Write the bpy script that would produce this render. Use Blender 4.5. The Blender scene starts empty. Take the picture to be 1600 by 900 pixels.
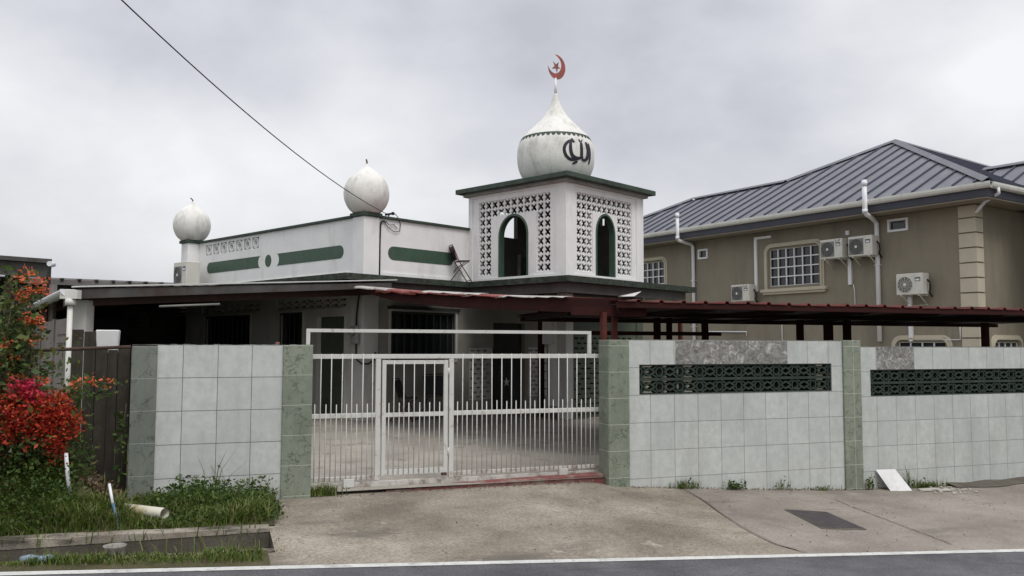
import bpy, math, random
from mathutils import Matrix, Vector
R = math.radians
PI = math.pi
rnd = random.Random(7)
scene = bpy.context.scene
COL = scene.collection

# ------------------------------------------------------------------ frames
class Frame:
    def __init__(s, ox, oy, az):
        s.az = R(az); s.m = Matrix.Translation((ox, oy, 0)) @ Matrix.Rotation(s.az, 4, 'Z')
WORLD = Frame(0, 0, 0)
ST = Frame(0, 0, 19.685)            # street: x along the boundary wall, y away from the road
MO = Frame(-2.985, 17.0, 46.84)     # mosque: x along its front, y along its long side
HO = Frame(11.036, 20.0, 34.25)     # tan house
BASE = {}
FR = {}

# ------------------------------------------------------------------ materials
def nt(name):
    m = bpy.data.materials.new(name); m.use_nodes = True
    t = m.node_tree; b = t.nodes['Principled BSDF']
    return m, t, b
def N(t, typ, **kw):
    n = t.nodes.new(typ)
    for k, v in kw.items():
        if k in n.inputs.keys(): n.inputs[k].default_value = v
        else: setattr(n, k, v)
    return n
def mapping(t, coord, scale=(1, 1, 1), loc=(0, 0, 0)):
    tc = N(t, 'ShaderNodeTexCoord'); mp = N(t, 'ShaderNodeMapping')
    mp.inputs['Scale'].default_value = scale; mp.inputs['Location'].default_value = loc
    t.links.new(tc.outputs[coord], mp.inputs['Vector']); return mp.outputs['Vector']
def noise(t, vec, scale, detail=5, rough=.6):
    n = N(t, 'ShaderNodeTexNoise'); n.inputs['Scale'].default_value = scale
    n.inputs['Detail'].default_value = detail; n.inputs['Roughness'].default_value = rough
    t.links.new(vec, n.inputs['Vector']); return n.outputs['Fac']
def ramp(t, fac, stops):
    r = N(t, 'ShaderNodeValToRGB'); cr = r.color_ramp
    while len(cr.elements) < len(stops): cr.elements.new(.5)
    for e, (p, c) in zip(cr.elements, stops):
        e.position = p; e.color = (c[0], c[1], c[2], 1) if isinstance(c, (tuple, list)) else (c, c, c, 1)
    t.links.new(fac, r.inputs['Fac']); return r.outputs['Color']
def mix(t, a, b, fac, mode='MIX'):
    m = N(t, 'ShaderNodeMix'); m.data_type = 'RGBA'; m.blend_type = mode
    def put(s, v):
        if isinstance(v, (int, float)): s.default_value = v
        elif isinstance(v, (tuple, list)): s.default_value = (v[0], v[1], v[2], 1)
        else: t.links.new(v, s)
    put(m.inputs[0], fac); put(m.inputs[6], a); put(m.inputs[7], b)
    return m.outputs[2]
def bump(t, b, h, strength=.3, dist=.01, prev=None):
    n = N(t, 'ShaderNodeBump'); n.inputs['Strength'].default_value = strength; n.inputs['Distance'].default_value = dist
    t.links.new(h, n.inputs['Height'])
    if prev is not None: t.links.new(prev, n.inputs['Normal'])
    t.links.new(n.outputs['Normal'], b.inputs['Normal']); return n.outputs['Normal']

def M(name, col, rough=.7, var=.12, scale=3, stain=None, samt=.5, sscale=2.0, sstretch=(1, 1, 1), sthr=(.5, .7),
      bs=60, bst=.15, bd=.004, metal=0, spec=.4, patches=None):
    """plain paint / concrete / metal with uneven tone, stains and fine bump"""
    m, t, b = nt(name)
    v = mapping(t, 'Object')
    d = [max(0, c * (1 - var)) for c in col]; l = [min(1, c * (1 + var)) for c in col]
    c = ramp(t, noise(t, v, scale, 6, .65), [(.3, d), (.7, l)])
    if stain:
        sv = mapping(t, 'Object', sstretch, (3.3, 1.7, .4))
        f = ramp(t, noise(t, sv, sscale, 7, .7), [(sthr[0], 0), (sthr[1], samt)])
        c = mix(t, c, stain, f)
    if patches:
        pc, ps, pt = patches
        f = ramp(t, noise(t, mapping(t, 'Object', (1, 1, 1), (9, 4, 2)), ps, 8, .75), [(pt, 0), (pt + .03, 1)])
        c = mix(t, c, pc, f)
    t.links.new(c, b.inputs['Base Color'])
    b.inputs['Roughness'].default_value = rough; b.inputs['Metallic'].default_value = metal
    b.inputs['Specular IOR Level'].default_value = spec
    if bst: bump(t, b, noise(t, v, bs, 4, .6), bst, bd)
    return m

def tile_mat(name, c1, c2, grout, vein, ox, oz, w=.34, h=.34, vscale=5, crack=None, dirt=None, rough=.35):
    m, t, b = nt(name)
    uv = mapping(t, 'UV', (1, 1, 1), (-ox, -oz, 0))
    br = N(t, 'ShaderNodeTexBrick'); br.offset = 0; br.squash = 1
    br.inputs['Scale'].default_value = 1; br.inputs['Brick Width'].default_value = w; br.inputs['Row Height'].default_value = h
    br.inputs['Mortar Size'].default_value = .0035; br.inputs['Mortar Smooth'].default_value = .3
    br.inputs['Color1'].default_value = (0, 0, 0, 1); br.inputs['Color2'].default_value = (1, 1, 1, 1); br.inputs['Mortar'].default_value = (.5, .5, .5, 1)
    t.links.new(uv, br.inputs['Vector'])
    base = mix(t, c1, c2, br.outputs['Color'])
    ov = mapping(t, 'Object')
    f = ramp(t, noise(t, ov, vscale * 1.6, 7, .72), [(.42, 0), (.60, 1)])
    fm = N(t, 'ShaderNodeMath'); fm.operation = 'MULTIPLY'; fm.inputs[1].default_value = .5; t.links.new(f, fm.inputs[0])
    base = mix(t, base, vein, fm.outputs[0])
    if dirt:
        dv = mapping(t, 'Object', (1, 1, .3), (2, 5, 1))
        f2 = ramp(t, noise(t, dv, 2.2, 8, .75), [(.47, 0), (.72, .75)])
        base = mix(t, base, dirt, f2)
    hgt = None
    if crack:
        vo = N(t, 'ShaderNodeTexVoronoi'); vo.feature = 'DISTANCE_TO_EDGE'; vo.inputs['Scale'].default_value = crack[1]
        n2 = N(t, 'ShaderNodeTexNoise'); n2.inputs['Scale'].default_value = 7
        t.links.new(ov, n2.inputs['Vector'])
        va = N(t, 'ShaderNodeVectorMath'); va.operation = 'MULTIPLY_ADD'; va.inputs[1].default_value = (.35, .35, .35)
        t.links.new(n2.outputs['Color'], va.inputs[0]); t.links.new(ov, va.inputs[2])
        t.links.new(va.outputs[0], vo.inputs['Vector'])
        cf = ramp(t, vo.outputs['Distance'], [(.0, 1), (.06, 0)])
        gate = ramp(t, noise(t, ov, 9, 2, .5), [(.42, 0), (.55, .8)])
        cf = mix(t, cf, gate, 1, 'MULTIPLY')
        base = mix(t, base, crack[0], cf)
        hgt = cf
    base = mix(t, base, grout, br.outputs['Fac'])
    t.links.new(base, b.inputs['Base Color'])
    b.inputs['Roughness'].default_value = rough; b.inputs['Specular IOR Level'].default_value = .35
    inv = N(t, 'ShaderNodeMath'); inv.operation = 'SUBTRACT'; inv.inputs[0].default_value = 1
    t.links.new(br.outputs['Fac'], inv.inputs[1])
    n1 = bump(t, b, inv.outputs[0], .5, .006)
    n1 = bump(t, b, noise(t, ov, 14, 5, .6), .25, .006, n1)
    return m

WHITE = (.80, .80, .79)
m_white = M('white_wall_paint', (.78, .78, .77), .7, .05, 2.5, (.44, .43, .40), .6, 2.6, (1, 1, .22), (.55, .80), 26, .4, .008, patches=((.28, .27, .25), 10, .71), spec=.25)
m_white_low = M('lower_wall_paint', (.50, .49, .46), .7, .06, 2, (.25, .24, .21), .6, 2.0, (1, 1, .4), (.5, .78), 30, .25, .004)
m_porch = M('shade_toned_porch_wall', (.27, .26, .225), .75, .1, 2, (.13, .12, .10), .6, 2.0, (1, 1, .4), (.48, .75), 30, .25, .004)  # lower wall paint darkened, shade under slab and canopy put into the colour
m_dome = M('dome_paint', (.74, .73, .69), .7, .07, 3.5, (.33, .32, .29), .8, 3.4, (1, 1, .45), (.49, .74), 22, .45, .012, patches=((.22, .21, .19), 11, .70), spec=.2)
m_green = M('green_paint', (.045, .088, .058), .55, .18, 4, (.10, .11, .09), .5, 5, (1, 1, .4), (.5, .8), 40, .2)
m_coping = M('coping_green_paint', (.045, .07, .052), .7, .25, 6, (.02, .025, .02), .8, 4, (1, 1, 1), (.45, .7), 40, .3)
m_slab = M('mouldy_slab_edge', (.042, .055, .040), .85, .45, 9, (.015, .02, .014), .9, 6, (1, 1, 2), (.42, .6), 50, .5, .01)
m_slab_under = M('slab_underside', (.30, .30, .28), .85, .15, 2, (.08, .08, .07), .7, 2, (1, 1, 1), (.45, .7), 30, .3)
m_shadetone = M('shade_tone_plaster', (.075, .072, .066), .9, .25, 3, (.05, .05, .045), .7, 2)  # dim tower interior put into the colour so the holes stay black
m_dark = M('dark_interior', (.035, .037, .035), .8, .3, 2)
m_letter = M('black_lettering_paint', (.018, .018, .028), .5, .2, 8)
m_red_sign = M('red_crescent_paint', (.42, .09, .07), .6, .2, 8, (.16, .09, .07), .8, 6, (1, 1, 1), (.4, .62))
m_door = M('dark_green_door', (.07, .085, .06), .6, .15, 5)
m_glass = M('dark_window_glass', (.012, .016, .018), .12, .3, 3, bst=0, spec=.6)
m_wframe = M('window_bar_paint', (.03, .032, .03), .6, .2, 5)
m_tan = M('tan_wall_paint', (.245, .217, .163), .85, .06, 1.6, (.13, .118, .095), .6, 1.7, (1, 1, .16), (.46, .74), 90, .35, .004)
m_soffit = M('soffit_paint', (.27, .24, .19), .8, .08, 3)
m_cream = M('cream_trim_paint', (.50, .455, .355), .75, .05, 3, (.3, .27, .2), .3, 3, (1, 1, .3), (.5, .8), 60, .2)
m_roof = M('blue_grey_roof_sheet', (.158, .162, .182), .6, .10, .9, (.10, .105, .125), .6, 1.8, (1, 1, 1), (.44, .72), 60, .1, .003, spec=.5)
m_seam = M('roof_seam', (.045, .05, .075), .55, .1, 3)
m_gutter = M('white_gutter', (.66, .66, .61), .45, .05, 3, (.3, .3, .25), .5, 4, (1, 1, .3), (.5, .8))
m_fascia = M('dark_fascia_paint', (.045, .048, .065), .5, .1, 3)
m_pvc = M('white_pipe', (.74, .74, .76), .4, .04, 3, (.4, .4, .38), .4, 4, (1, 1, .2), (.55, .8))
m_acbody = M('cream_metal_casing', (.62, .61, .55), .5, .05, 4, (.35, .33, .28), .5, 5, (1, 1, .4), (.52, .8))
m_acgrille = M('fan_grille_grey', (.20, .20, .19), .55, .2, 20)
m_acfan = M('fan_recess_grey', (.085, .085, .085), .6, .2, 20)
m_acbadge = M('blue_grey_badge', (.06, .07, .12), .5, .1, 20)
m_lace = M('pale_label', (.7, .7, .7), .5, .05, 5)
m_winwhite = M('white_window_frame', (.74, .74, .74), .4, .03, 3)
def curtain_glass():
    m, t, b = nt('house_window_glass')
    w = N(t, 'ShaderNodeTexWave'); w.inputs['Scale'].default_value = 4; w.inputs['Distortion'].default_value = 3
    t.links.new(mapping(t, 'Object', (1, 1, .1)), w.inputs['Vector'])
    c = ramp(t, w.outputs['Fac'], [(0, (.03, .032, .038)), (1, (.085, .085, .095))])
    t.links.new(c, b.inputs['Base Color']); b.inputs['Roughness'].default_value = .08; b.inputs['Specular IOR Level'].default_value = .5
    return m
m_hglass = curtain_glass()
m_red_steel = M('red_oxide_steel', (.036, .009, .008), .8, .3, 4, (.03, .012, .010), .8, 5, (1, 1, 1), (.4, .65), 60, .3, spec=.15)
m_post = M('red_post_paint', (.085, .020, .015), .65, .25, 4, (.04, .015, .012), .8, 5, spec=.2)
m_under = M('shade_dark_underside', (.022, .012, .010), .8, .3, 4)  # near-black colour holds the shade beneath the carport and canopy roofs
m_red_sheet = M('red_roof_sheet', (.15, .032, .026), .5, .3, 3, (.06, .02, .016), .7, 2.5, (1, 1, 1), (.48, .6), 60, .2)
m_redsh2 = M('faded_red_sheet', (.24, .055, .045), .55, .2, 3, (.42, .34, .31), .7, 4, (1, 1, 1), (.55, .62), 60, .2)
m_old_sheet = M('weathered_roof_sheet', (.44, .42, .39), .6, .12, 3, (.22, .12, .10), .8, 3, (1, 1, 1), (.50, .62), 60, .2)
m_tin = M('old_galvanised_sheet', (.085, .082, .078), .6, .25, 2.5, (.05, .032, .024), .8, 2, (1, 1, .5), (.45, .65), 60, .2, metal=.3)
m_tin_light = M('galvanised_edge', (.62, .62, .6), .5, .08, 3, metal=.2)
m_brown_beam = M('red_brown_beam', (.05, .022, .018), .7, .3, 5)
m_gate = M('white_gate_paint', (.56, .56, .53), .5, .06, 4, (.28, .15, .08), .7, 9, (1, 1, 1), (.56, .70), 60, .15, patches=((.13, .07, .04), 16, .675))
m_gate_dirty = M('dirty_gate_rail_paint', (.50, .48, .44), .6, .15, 6, (.12, .08, .05), .85, 6, (1, 1, 1), (.48, .66), 60, .3)
m_red_sill = M('faded_red_sill_paint', (.17, .055, .05), .8, .25, 5, (.24, .21, .18), .8, 5, (1, 1, 1), (.47, .64))
m_tile_left = tile_mat('left_wall_tile', (.49, .515, .495), (.56, .58, .555), (.12, .12, .11), (.40, .42, .40), .435, 1.594 - 3.4, dirt=(.36, .37, .35))
m_tile_r = tile_mat('right_wall_tile', (.48, .50, .48), (.54, .56, .535), (.18, .18, .165), (.39, .41, .39), 5.183 - 3.4, 1.664 - 3.4, dirt=(.34, .35, .33))
m_tile_r2 = tile_mat('far_wall_tile', (.465, .485, .465), (.525, .545, .52), (.20, .20, .185), (.385, .405, .385), 8.712 - 3.4, 1.583 - 3.4, dirt=(.33, .34, .32))
m_gtile = tile_mat('green_column_tile', (.215, .245, .19), (.25, .28, .22), (.42, .45, .38), (.18, .21, .165), -.2, .315 - 3.2, w=1.7, h=.32, crack=((.06, .08, .055), 7.5), dirt=(.12, .135, .105))
m_gtile_l = tile_mat('grey_green_column_tile', (.18, .20, .17), (.20, .22, .185), (.30, .33, .30), (.165, .19, .17), -.9, .277 - 3.25, w=1.3, h=.325, crack=((.06, .07, .06), 6.5), dirt=(.11, .125, .11))
def bare():
    m, t, b = nt('bare_tile_adhesive')
    v = mapping(t, 'Object')
    n = N(t, 'ShaderNodeTexNoise'); n.inputs['Scale'].default_value = 9; n.inputs['Detail'].default_value = 9
    n.inputs['Roughness'].default_value = .75; n.inputs['Distortion'].default_value = 1.6
    t.links.new(v, n.inputs['Vector'])
    c = ramp(t, n.outputs['Fac'], [(.36, (.10, .095, .085)), (.5, (.22, .215, .20)), (.56, (.27, .265, .25)), (.60, (.46, .46, .44))])
    t.links.new(c, b.inputs['Base Color']); b.inputs['Roughness'].default_value = .9
    bump(t, b, n.outputs['Fac'], .6, .01); return m
m_bare = bare()
m_blocker = M('dark_hole_blocker', (.022, .024, .018), .85, .4, 5)  # for the added blockers behind the pierced wall, dark so no light shows
m_mortar = M('grey_mortar', (.22, .22, .20), .9, .2, 8, (.07, .07, .06), .8, 5, (1, 1, 1), (.45, .65), 60, .4)
m_louvre = M('dark_green_block_paint', (.022, .036, .026), .7, .25, 6, (.07, .075, .06), .5, 8, (1, 1, 1), (.55, .7), 50, .3)
m_block = M('pinkish_concrete_block', (.27, .235, .22), .9, .12, 5, (.12, .10, .09), .7, 2, (1, 1, .4), (.45, .7), 60, .4)
m_fence = M('weathered_dark_board', (.05, .042, .033), .85, .45, 5, (.022, .022, .014), .85, 3, (3, 3, .25), (.42, .65), 60, .4, .006)
m_rust = M('rusty_pipe', (.06, .035, .025), .8, .35, 12)
m_bplastic = M('white_box_plastic', (.66, .66, .65), .5, .06, 6, (.45, .43, .4), .5, 6)
m_chip = M('dusty_tile_chips', (.42, .40, .36), .8, .25, 20)
m_chairred = M('dark_red_vinyl', (.045, .015, .015), .5, .2, 8)
m_blackpl = M('black_rubber', (.012, .012, .012), .6, .2, 8, bst=0)
m_metergrey = M('meter_grey', (.26, .26, .25), .5, .1, 8)
m_greytube = M('grey_tube', (.20, .20, .185), .6, .1, 5)  # plain grey, well below white
m_pot = M('dirty_pot', (.30, .29, .26), .7, .2, 12, (.10, .09, .07), .8, 14, (1, 1, 1), (.45, .65))
m_pipe_y = M('yellowed_pipe', (.62, .60, .50), .5, .08, 5, (.38, .30, .12), .85, 3, (1, 1, 1), (.5, .6))
m_blue = M('blue_pipe', (.09, .17, .27), .5, .1, 5)
m_bottle = M('pale_blue_plastic', (.20, .27, .32), .25, .15, 20)
m_bark = M('stem_bark', (.08, .06, .04), .9, .3, 10)
m_cover = M('drain_cover_steel', (.045, .037, .04), .7, .25, 10, (.10, .08, .07), .6, 12, (1, 1, 1), (.55, .7), 120, .5, .006)

def leaf_mat(name, cols, rough=.55, trans=.25):
    m, t, b = nt(name)
    g = N(t, 'ShaderNodeNewGeometry')
    c = ramp(t, g.outputs['Random Per Island'], [(i / max(1, len(cols) - 1), c) for i, c in enumerate(cols)])
    t.links.new(c, b.inputs['Base Color']); b.inputs['Roughness'].default_value = rough
    b.inputs['Specular IOR Level'].default_value = .3
    tr = N(t, 'ShaderNodeBsdfTranslucent'); t.links.new(c, tr.inputs['Color'])
    mx = N(t, 'ShaderNodeMixShader'); mx.inputs[0].default_value = trans
    t.links.new(b.outputs[0], mx.inputs[1]); t.links.new(tr.outputs[0], mx.inputs[2])
    t.links.new(mx.outputs[0], t.nodes['Material Output'].inputs['Surface']); return m
m_grass = leaf_mat('grass_blades', [(.04, .075, .012), (.075, .125, .02), (.11, .16, .03), (.19, .18, .07), (.07, .12, .015), (.11, .17, .02), (.24, .21, .12)])
m_weed = leaf_mat('weed_leaves', [(.03, .06, .013), (.055, .10, .018), (.09, .14, .028), (.04, .075, .016)])
m_leaf = leaf_mat('bush_leaves', [(.03, .065, .018), (.06, .10, .025), (.10, .145, .035), (.13, .11, .035)])
m_flower = leaf_mat('red_orange_bracts', [(.40, .02, .015), (.50, .07, .02), (.30, .012, .018), (.52, .10, .03), (.44, .035, .02), (.26, .015, .02)], .6, .3)
m_flower2 = leaf_mat('orange_bracts', [(.62, .12, .04), (.66, .19, .08), (.58, .09, .03)], .6, .3)
m_pink = leaf_mat('pink_bracts', [(.60, .04, .10), (.55, .03, .08)], .6, .3)
m_litter = leaf_mat('dry_litter', [(.12, .08, .05), (.18, .13, .08), (.08, .055, .035), (.25, .20, .14)], .9, 0)

def ground_mat(name, stops, scale, bs, bst, bd, fine=.25, cracks=None, patch=None, rough=.9, speck=None):
    m, t, b = nt(name)
    v = mapping(t, 'Object')
    c = ramp(t, noise(t, v, scale, 8, .62), stops)
    n2 = noise(t, v, bs, 6, .7)
    c = mix(t, c, ramp(t, n2, [(.3, 1 - fine), (.7, 1 + fine * .4)]), 1, 'MULTIPLY')
    if speck:
        vo = N(t, 'ShaderNodeTexVoronoi'); vo.inputs['Scale'].default_value = 90; t.links.new(v, vo.inputs['Vector'])
        f = ramp(t, vo.outputs['Distance'], [(.12, .6), (.2, 0)])
        c = mix(t, c, speck, f)
    if patch:
        for (pc, ps, lo, hi, loc, st) in patch:
            f = ramp(t, noise(t, mapping(t, 'Object', st, loc), ps, 7, .7), [(lo, 0), (hi, 1)])
            c = mix(t, c, pc, f)
    if cracks:
        vo = N(t, 'ShaderNodeTexVoronoi'); vo.feature = 'DISTANCE_TO_EDGE'; vo.inputs['Scale'].default_value = cracks
        n3 = N(t, 'ShaderNodeTexNoise'); n3.inputs['Scale'].default_value = 2.5; n3.inputs['Detail'].default_value = 6
        t.links.new(v, n3.inputs['Vector'])
        va = N(t, 'ShaderNodeVectorMath'); va.operation = 'MULTIPLY_ADD'; va.inputs[1].default_value = (.8, .8, .8)
        t.links.new(n3.outputs['Color'], va.inputs[0]); t.links.new(v, va.inputs[2]); t.links.new(va.outputs[0], vo.inputs['Vector'])
        f = ramp(t, vo.outputs['Distance'], [(0, .75), (.006, 0)])
        f = mix(t, f, ramp(t, noise(t, v, 1.1, 3, .5), [(.52, 0), (.6, 1)]), 1, 'MULTIPLY')
        c = mix(t, c, (.07, .06, .05), f)
    t.links.new(c, b.inputs['Base Color']); b.inputs['Roughness'].default_value = rough; b.inputs['Specular IOR Level'].default_value = .25
    bump(t, b, n2, bst, bd); return m
m_asphalt = ground_mat('asphalt', [(.35, (.095, .094, .102)), (.5, (.13, .128, .137)), (.65, (.17, .166, .172))], 1.6, 70, .9, .012, .55, cracks=None,
                       patch=[((.065, .065, .072), 1.5, .58, .72, (2, 1, 0), (.25, 1.5, 1)), ((.22, .215, .21), 30, .64, .72, (0, 0, 0), (1, 1, 1)), ((.07, .07, .075), 9, .64, .70, (3, 0, 0), (.3, 1, 1))], speck=(.2, .2, .2))
m_line = ground_mat('worn_white_line', [(.3, (.50, .50, .48)), (.7, (.66, .66, .63))], 6, 120, .3, .003, .15,
                    patch=[((.2, .2, .2), 20, .58, .66, (0, 0, 0), (1, 1, 1)), ((.3, .3, .29), 3, .55, .7, (5, 0, 0), (1, 1, 1))])
m_drive = ground_mat('driveway_concrete', [(.36, (.185, .16, .125)), (.46, (.26, .225, .18)), (.56, (.33, .29, .235)), (.66, (.41, .365, .30))], .75, 34, .8, .014, .5,
                     cracks=.8, patch=[((.13, .12, .10), 1.2, .55, .68, (4, 2, 0), (.6, 1.2, 1)), ((.40, .36, .30), 2.6, .62, .72, (1, 7, 0), (1, 1, 1)), ((.07, .06, .05), 14, .70, .74, (0, 3, 0), (1, 1, 1))], speck=(.42, .40, .36))
m_pave = ground_mat('pavement_concrete', [(.34, (.20, .175, .15)), (.5, (.265, .235, .20)), (.66, (.34, .305, .265))], .8, 40, .6, .010, .38,
                    cracks=.55, patch=[((.14, .125, .105), 1.4, .56, .7, (5, 1, 0), (.35, 1.6, 1)), ((.35, .32, .28), 1.6, .62, .75, (8, 3, 0), (.5, 1.4, 1)), ((.08, .065, .055), 10, .69, .73, (2, 2, 0), (1, 1, 1))], speck=(.34, .32, .29))
m_court = ground_mat('courtyard_paving', [(.3, (.27, .245, .21)), (.55, (.36, .33, .285)), (.75, (.43, .40, .35))], 1.1, 30, .6, .012, .3,
                     patch=[((.19, .17, .145), 2.2, .55, .68, (1, 1, 0), (1, 1, 1))], speck=(.5, .47, .42))
m_kerb = ground_mat('old_kerb_concrete', [(.35, (.24, .21, .17)), (.65, (.40, .36, .30))], 2.5, 60, .5, .01, .3,
                    patch=[((.07, .065, .05), 3, .5, .62, (0, 0, 0), (.5, 1, 1.5))])
m_crack = M('dirt_filled_crack', (.13, .115, .095), .9, .3, 8)
m_channel = ground_mat('damp_channel_concrete', [(.3, (.075, .066, .052)), (.7, (.14, .125, .10))], 2.5, 50, .5, .01, .3,
                       patch=[((.13, .12, .095), 2.5, .58, .7, (0, 0, 0), (.5, 1, 1))])
m_soil = ground_mat('dark_soil', [(.3, (.06, .058, .028)), (.6, (.10, .09, .045)), (.8, (.15, .125, .08))], 4, 60, .8, .02, .4)
m_earth = ground_mat('earth', [(.3, (.05, .07, .03)), (.7, (.11, .115, .06))], .6, 30, .6, .02, .3)

# ------------------------------------------------------------------ mesh builder
class MB:
    def __init__(s): s.v = []; s.f = []; s.smooth = set()
    def add(s, vs, fs, smooth=False):
        o = len(s.v); s.v += [tuple(p) for p in vs]
        for f in fs:
            if smooth: s.smooth.add(len(s.f))
            s.f.append(tuple(o + i for i in f))
        return s
    def box(s, x0, x1, y0, y1, z0, z1):
        vs = [(x, y, z) for z in (z0, z1) for y in (y0, y1) for x in (x0, x1)]
        return s.add(vs, [(0, 2, 3, 1), (4, 5, 7, 6), (0, 1, 5, 4), (2, 6, 7, 3), (0, 4, 6, 2), (1, 3, 7, 5)])
    def hexa(s, b, t):        # bottom 4, top 4, ccw from above
        return s.add(list(b) + list(t), [(3, 2, 1, 0), (4, 5, 6, 7), (0, 1, 5, 4), (1, 2, 6, 5), (2, 3, 7, 6), (3, 0, 4, 7)])
    def tube(s, pts, r, n=8, caps=True):
        pts = [Vector(p) for p in pts]; rs = r if isinstance(r, (list, tuple)) else [r] * len(pts)
        o = len(s.v); up = Vector((0, 0, 1)); prev = None
        for i, p in enumerate(pts):
            a = pts[max(0, i - 1)]; c = pts[min(len(pts) - 1, i + 1)]
            d = (c - a).normalized()
            if prev is None:
                x = d.cross(up)
                if x.length < .05: x = d.cross(Vector((1, 0, 0)))
            else: x = prev - d * prev.dot(d)
            x.normalize(); prev = x; y = d.cross(x)
            for k in range(n):
                q = p + (x * math.cos(2 * PI * k / n) + y * math.sin(2 * PI * k / n)) * rs[i]
                s.v.append(tuple(q))
        for i in range(len(pts) - 1):
            for k in range(n):
                a = o + i * n + k; b = o + i * n + (k + 1) % n
                s.smooth.add(len(s.f)); s.f.append((a, b, b + n, a + n))
        if caps:
            s.f.append(tuple(o + k for k in reversed(range(n)))); s.f.append(tuple(o + (len(pts) - 1) * n + k for k in range(n)))
        return s
    def lathe(s, cx, cy, prof, n=48, smooth=True):   # prof [(r,z)...] bottom to top
        o = len(s.v)
        for r, z in prof:
            for k in range(n):
                a = 2 * PI * k / n; s.v.append((cx + r * math.cos(a), cy + r * math.sin(a), z))
        for i in range(len(prof) - 1):
            for k in range(n):
                a = o + i * n + k; b = o + i * n + (k + 1) % n
                if smooth: s.smooth.add(len(s.f))
                s.f.append((a, b, b + n, a + n))
        s.f.append(tuple(o + k for k in reversed(range(n)))); s.f.append(tuple(o + (len(prof) - 1) * n + k for k in range(n)))
        return s
    def prism(s, poly, fn, d0, d1):   # poly 2-D, fn(a,b,d)->xyz
        n = len(poly)
        vs = [fn(a, b, d0) for a, b in poly] + [fn(a, b, d1) for a, b in poly]
        fs = [tuple(range(n)), tuple(reversed(range(n, 2 * n)))] + [(i, i + n, (i + 1) % n + n, (i + 1) % n) for i in range(n)]
        return s.add(vs, fs)
    def sheet(s, rows, smooth=True):  # rows of points
        o = len(s.v); w = len(rows[0])
        for r in rows: s.v += [tuple(p) for p in r]
        for i in range(len(rows) - 1):
            for j in range(w - 1):
                if smooth: s.smooth.add(len(s.f))
                a = o + i * w + j; s.f.append((a, a + 1, a + w + 1, a + w))
        return s

def thing(name, label, cat, fr=WORLD, base=(0, 0, 0), group=None, kind=None):
    o = bpy.data.objects.new(name, None); COL.objects.link(o)
    o.matrix_world = fr.m @ Matrix.Translation(base); o.empty_display_size = .2
    o['label'] = label; o['category'] = cat
    if group: o['group'] = group
    if kind: o['kind'] = kind
    BASE[o] = Vector(base); FR[o] = fr
    return o
def mkmesh(name, mb, mat, base):
    me = bpy.data.meshes.new(name)
    me.from_pydata([(v[0] - base[0], v[1] - base[1], v[2] - base[2]) for v in mb.v], [], mb.f)
    if mat: me.materials.append(mat)
    uv = me.uv_layers.new(name='UVMap').data
    for p in me.polygons:
        n = p.normal; ax = max(range(3), key=lambda i: abs(n[i]))
        for li in p.loop_indices:
            v = mb.v[me.loops[li].vertex_index]
            uv[li].uv = (v[0], v[2]) if ax == 1 else ((v[1], v[2]) if ax == 0 else (v[0], v[1]))
    for i in mb.smooth: me.polygons[i].use_smooth = True
    return me
def bevel(o, w=.004, seg=1):
    b = o.modifiers.new('bevel', 'BEVEL'); b.width = w; b.segments = seg; b.limit_method = 'ANGLE'; b.angle_limit = R(40)
def part(name, mb, mat, parent, label=None, bev=0):
    base = BASE[parent]
    o = bpy.data.objects.new(name, mkmesh(name, mb, mat, base)); COL.objects.link(o)
    o.parent = parent; BASE[o] = base; FR[o] = FR[parent]
    if label: o['label'] = label
    if bev: bevel(o, bev)
    return o
def single(name, mb, mat, fr, label, cat, base=(0, 0, 0), group=None, kind=None, bev=0):
    o = bpy.data.objects.new(name, mkmesh(name, mb, mat, base)); COL.objects.link(o)
    o.matrix_world = fr.m @ Matrix.Translation(base)
    o['label'] = label; o['category'] = cat
    if group: o['group'] = group
    if kind: o['kind'] = kind
    BASE[o] = Vector(base); FR[o] = fr
    if bev: bevel(o, bev)
    return o
def solid_normals(o):
    import bmesh
    bm = bmesh.new(); bm.from_mesh(o.data); bmesh.ops.recalc_face_normals(bm, faces=bm.faces); bm.to_mesh(o.data); bm.free()

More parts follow.
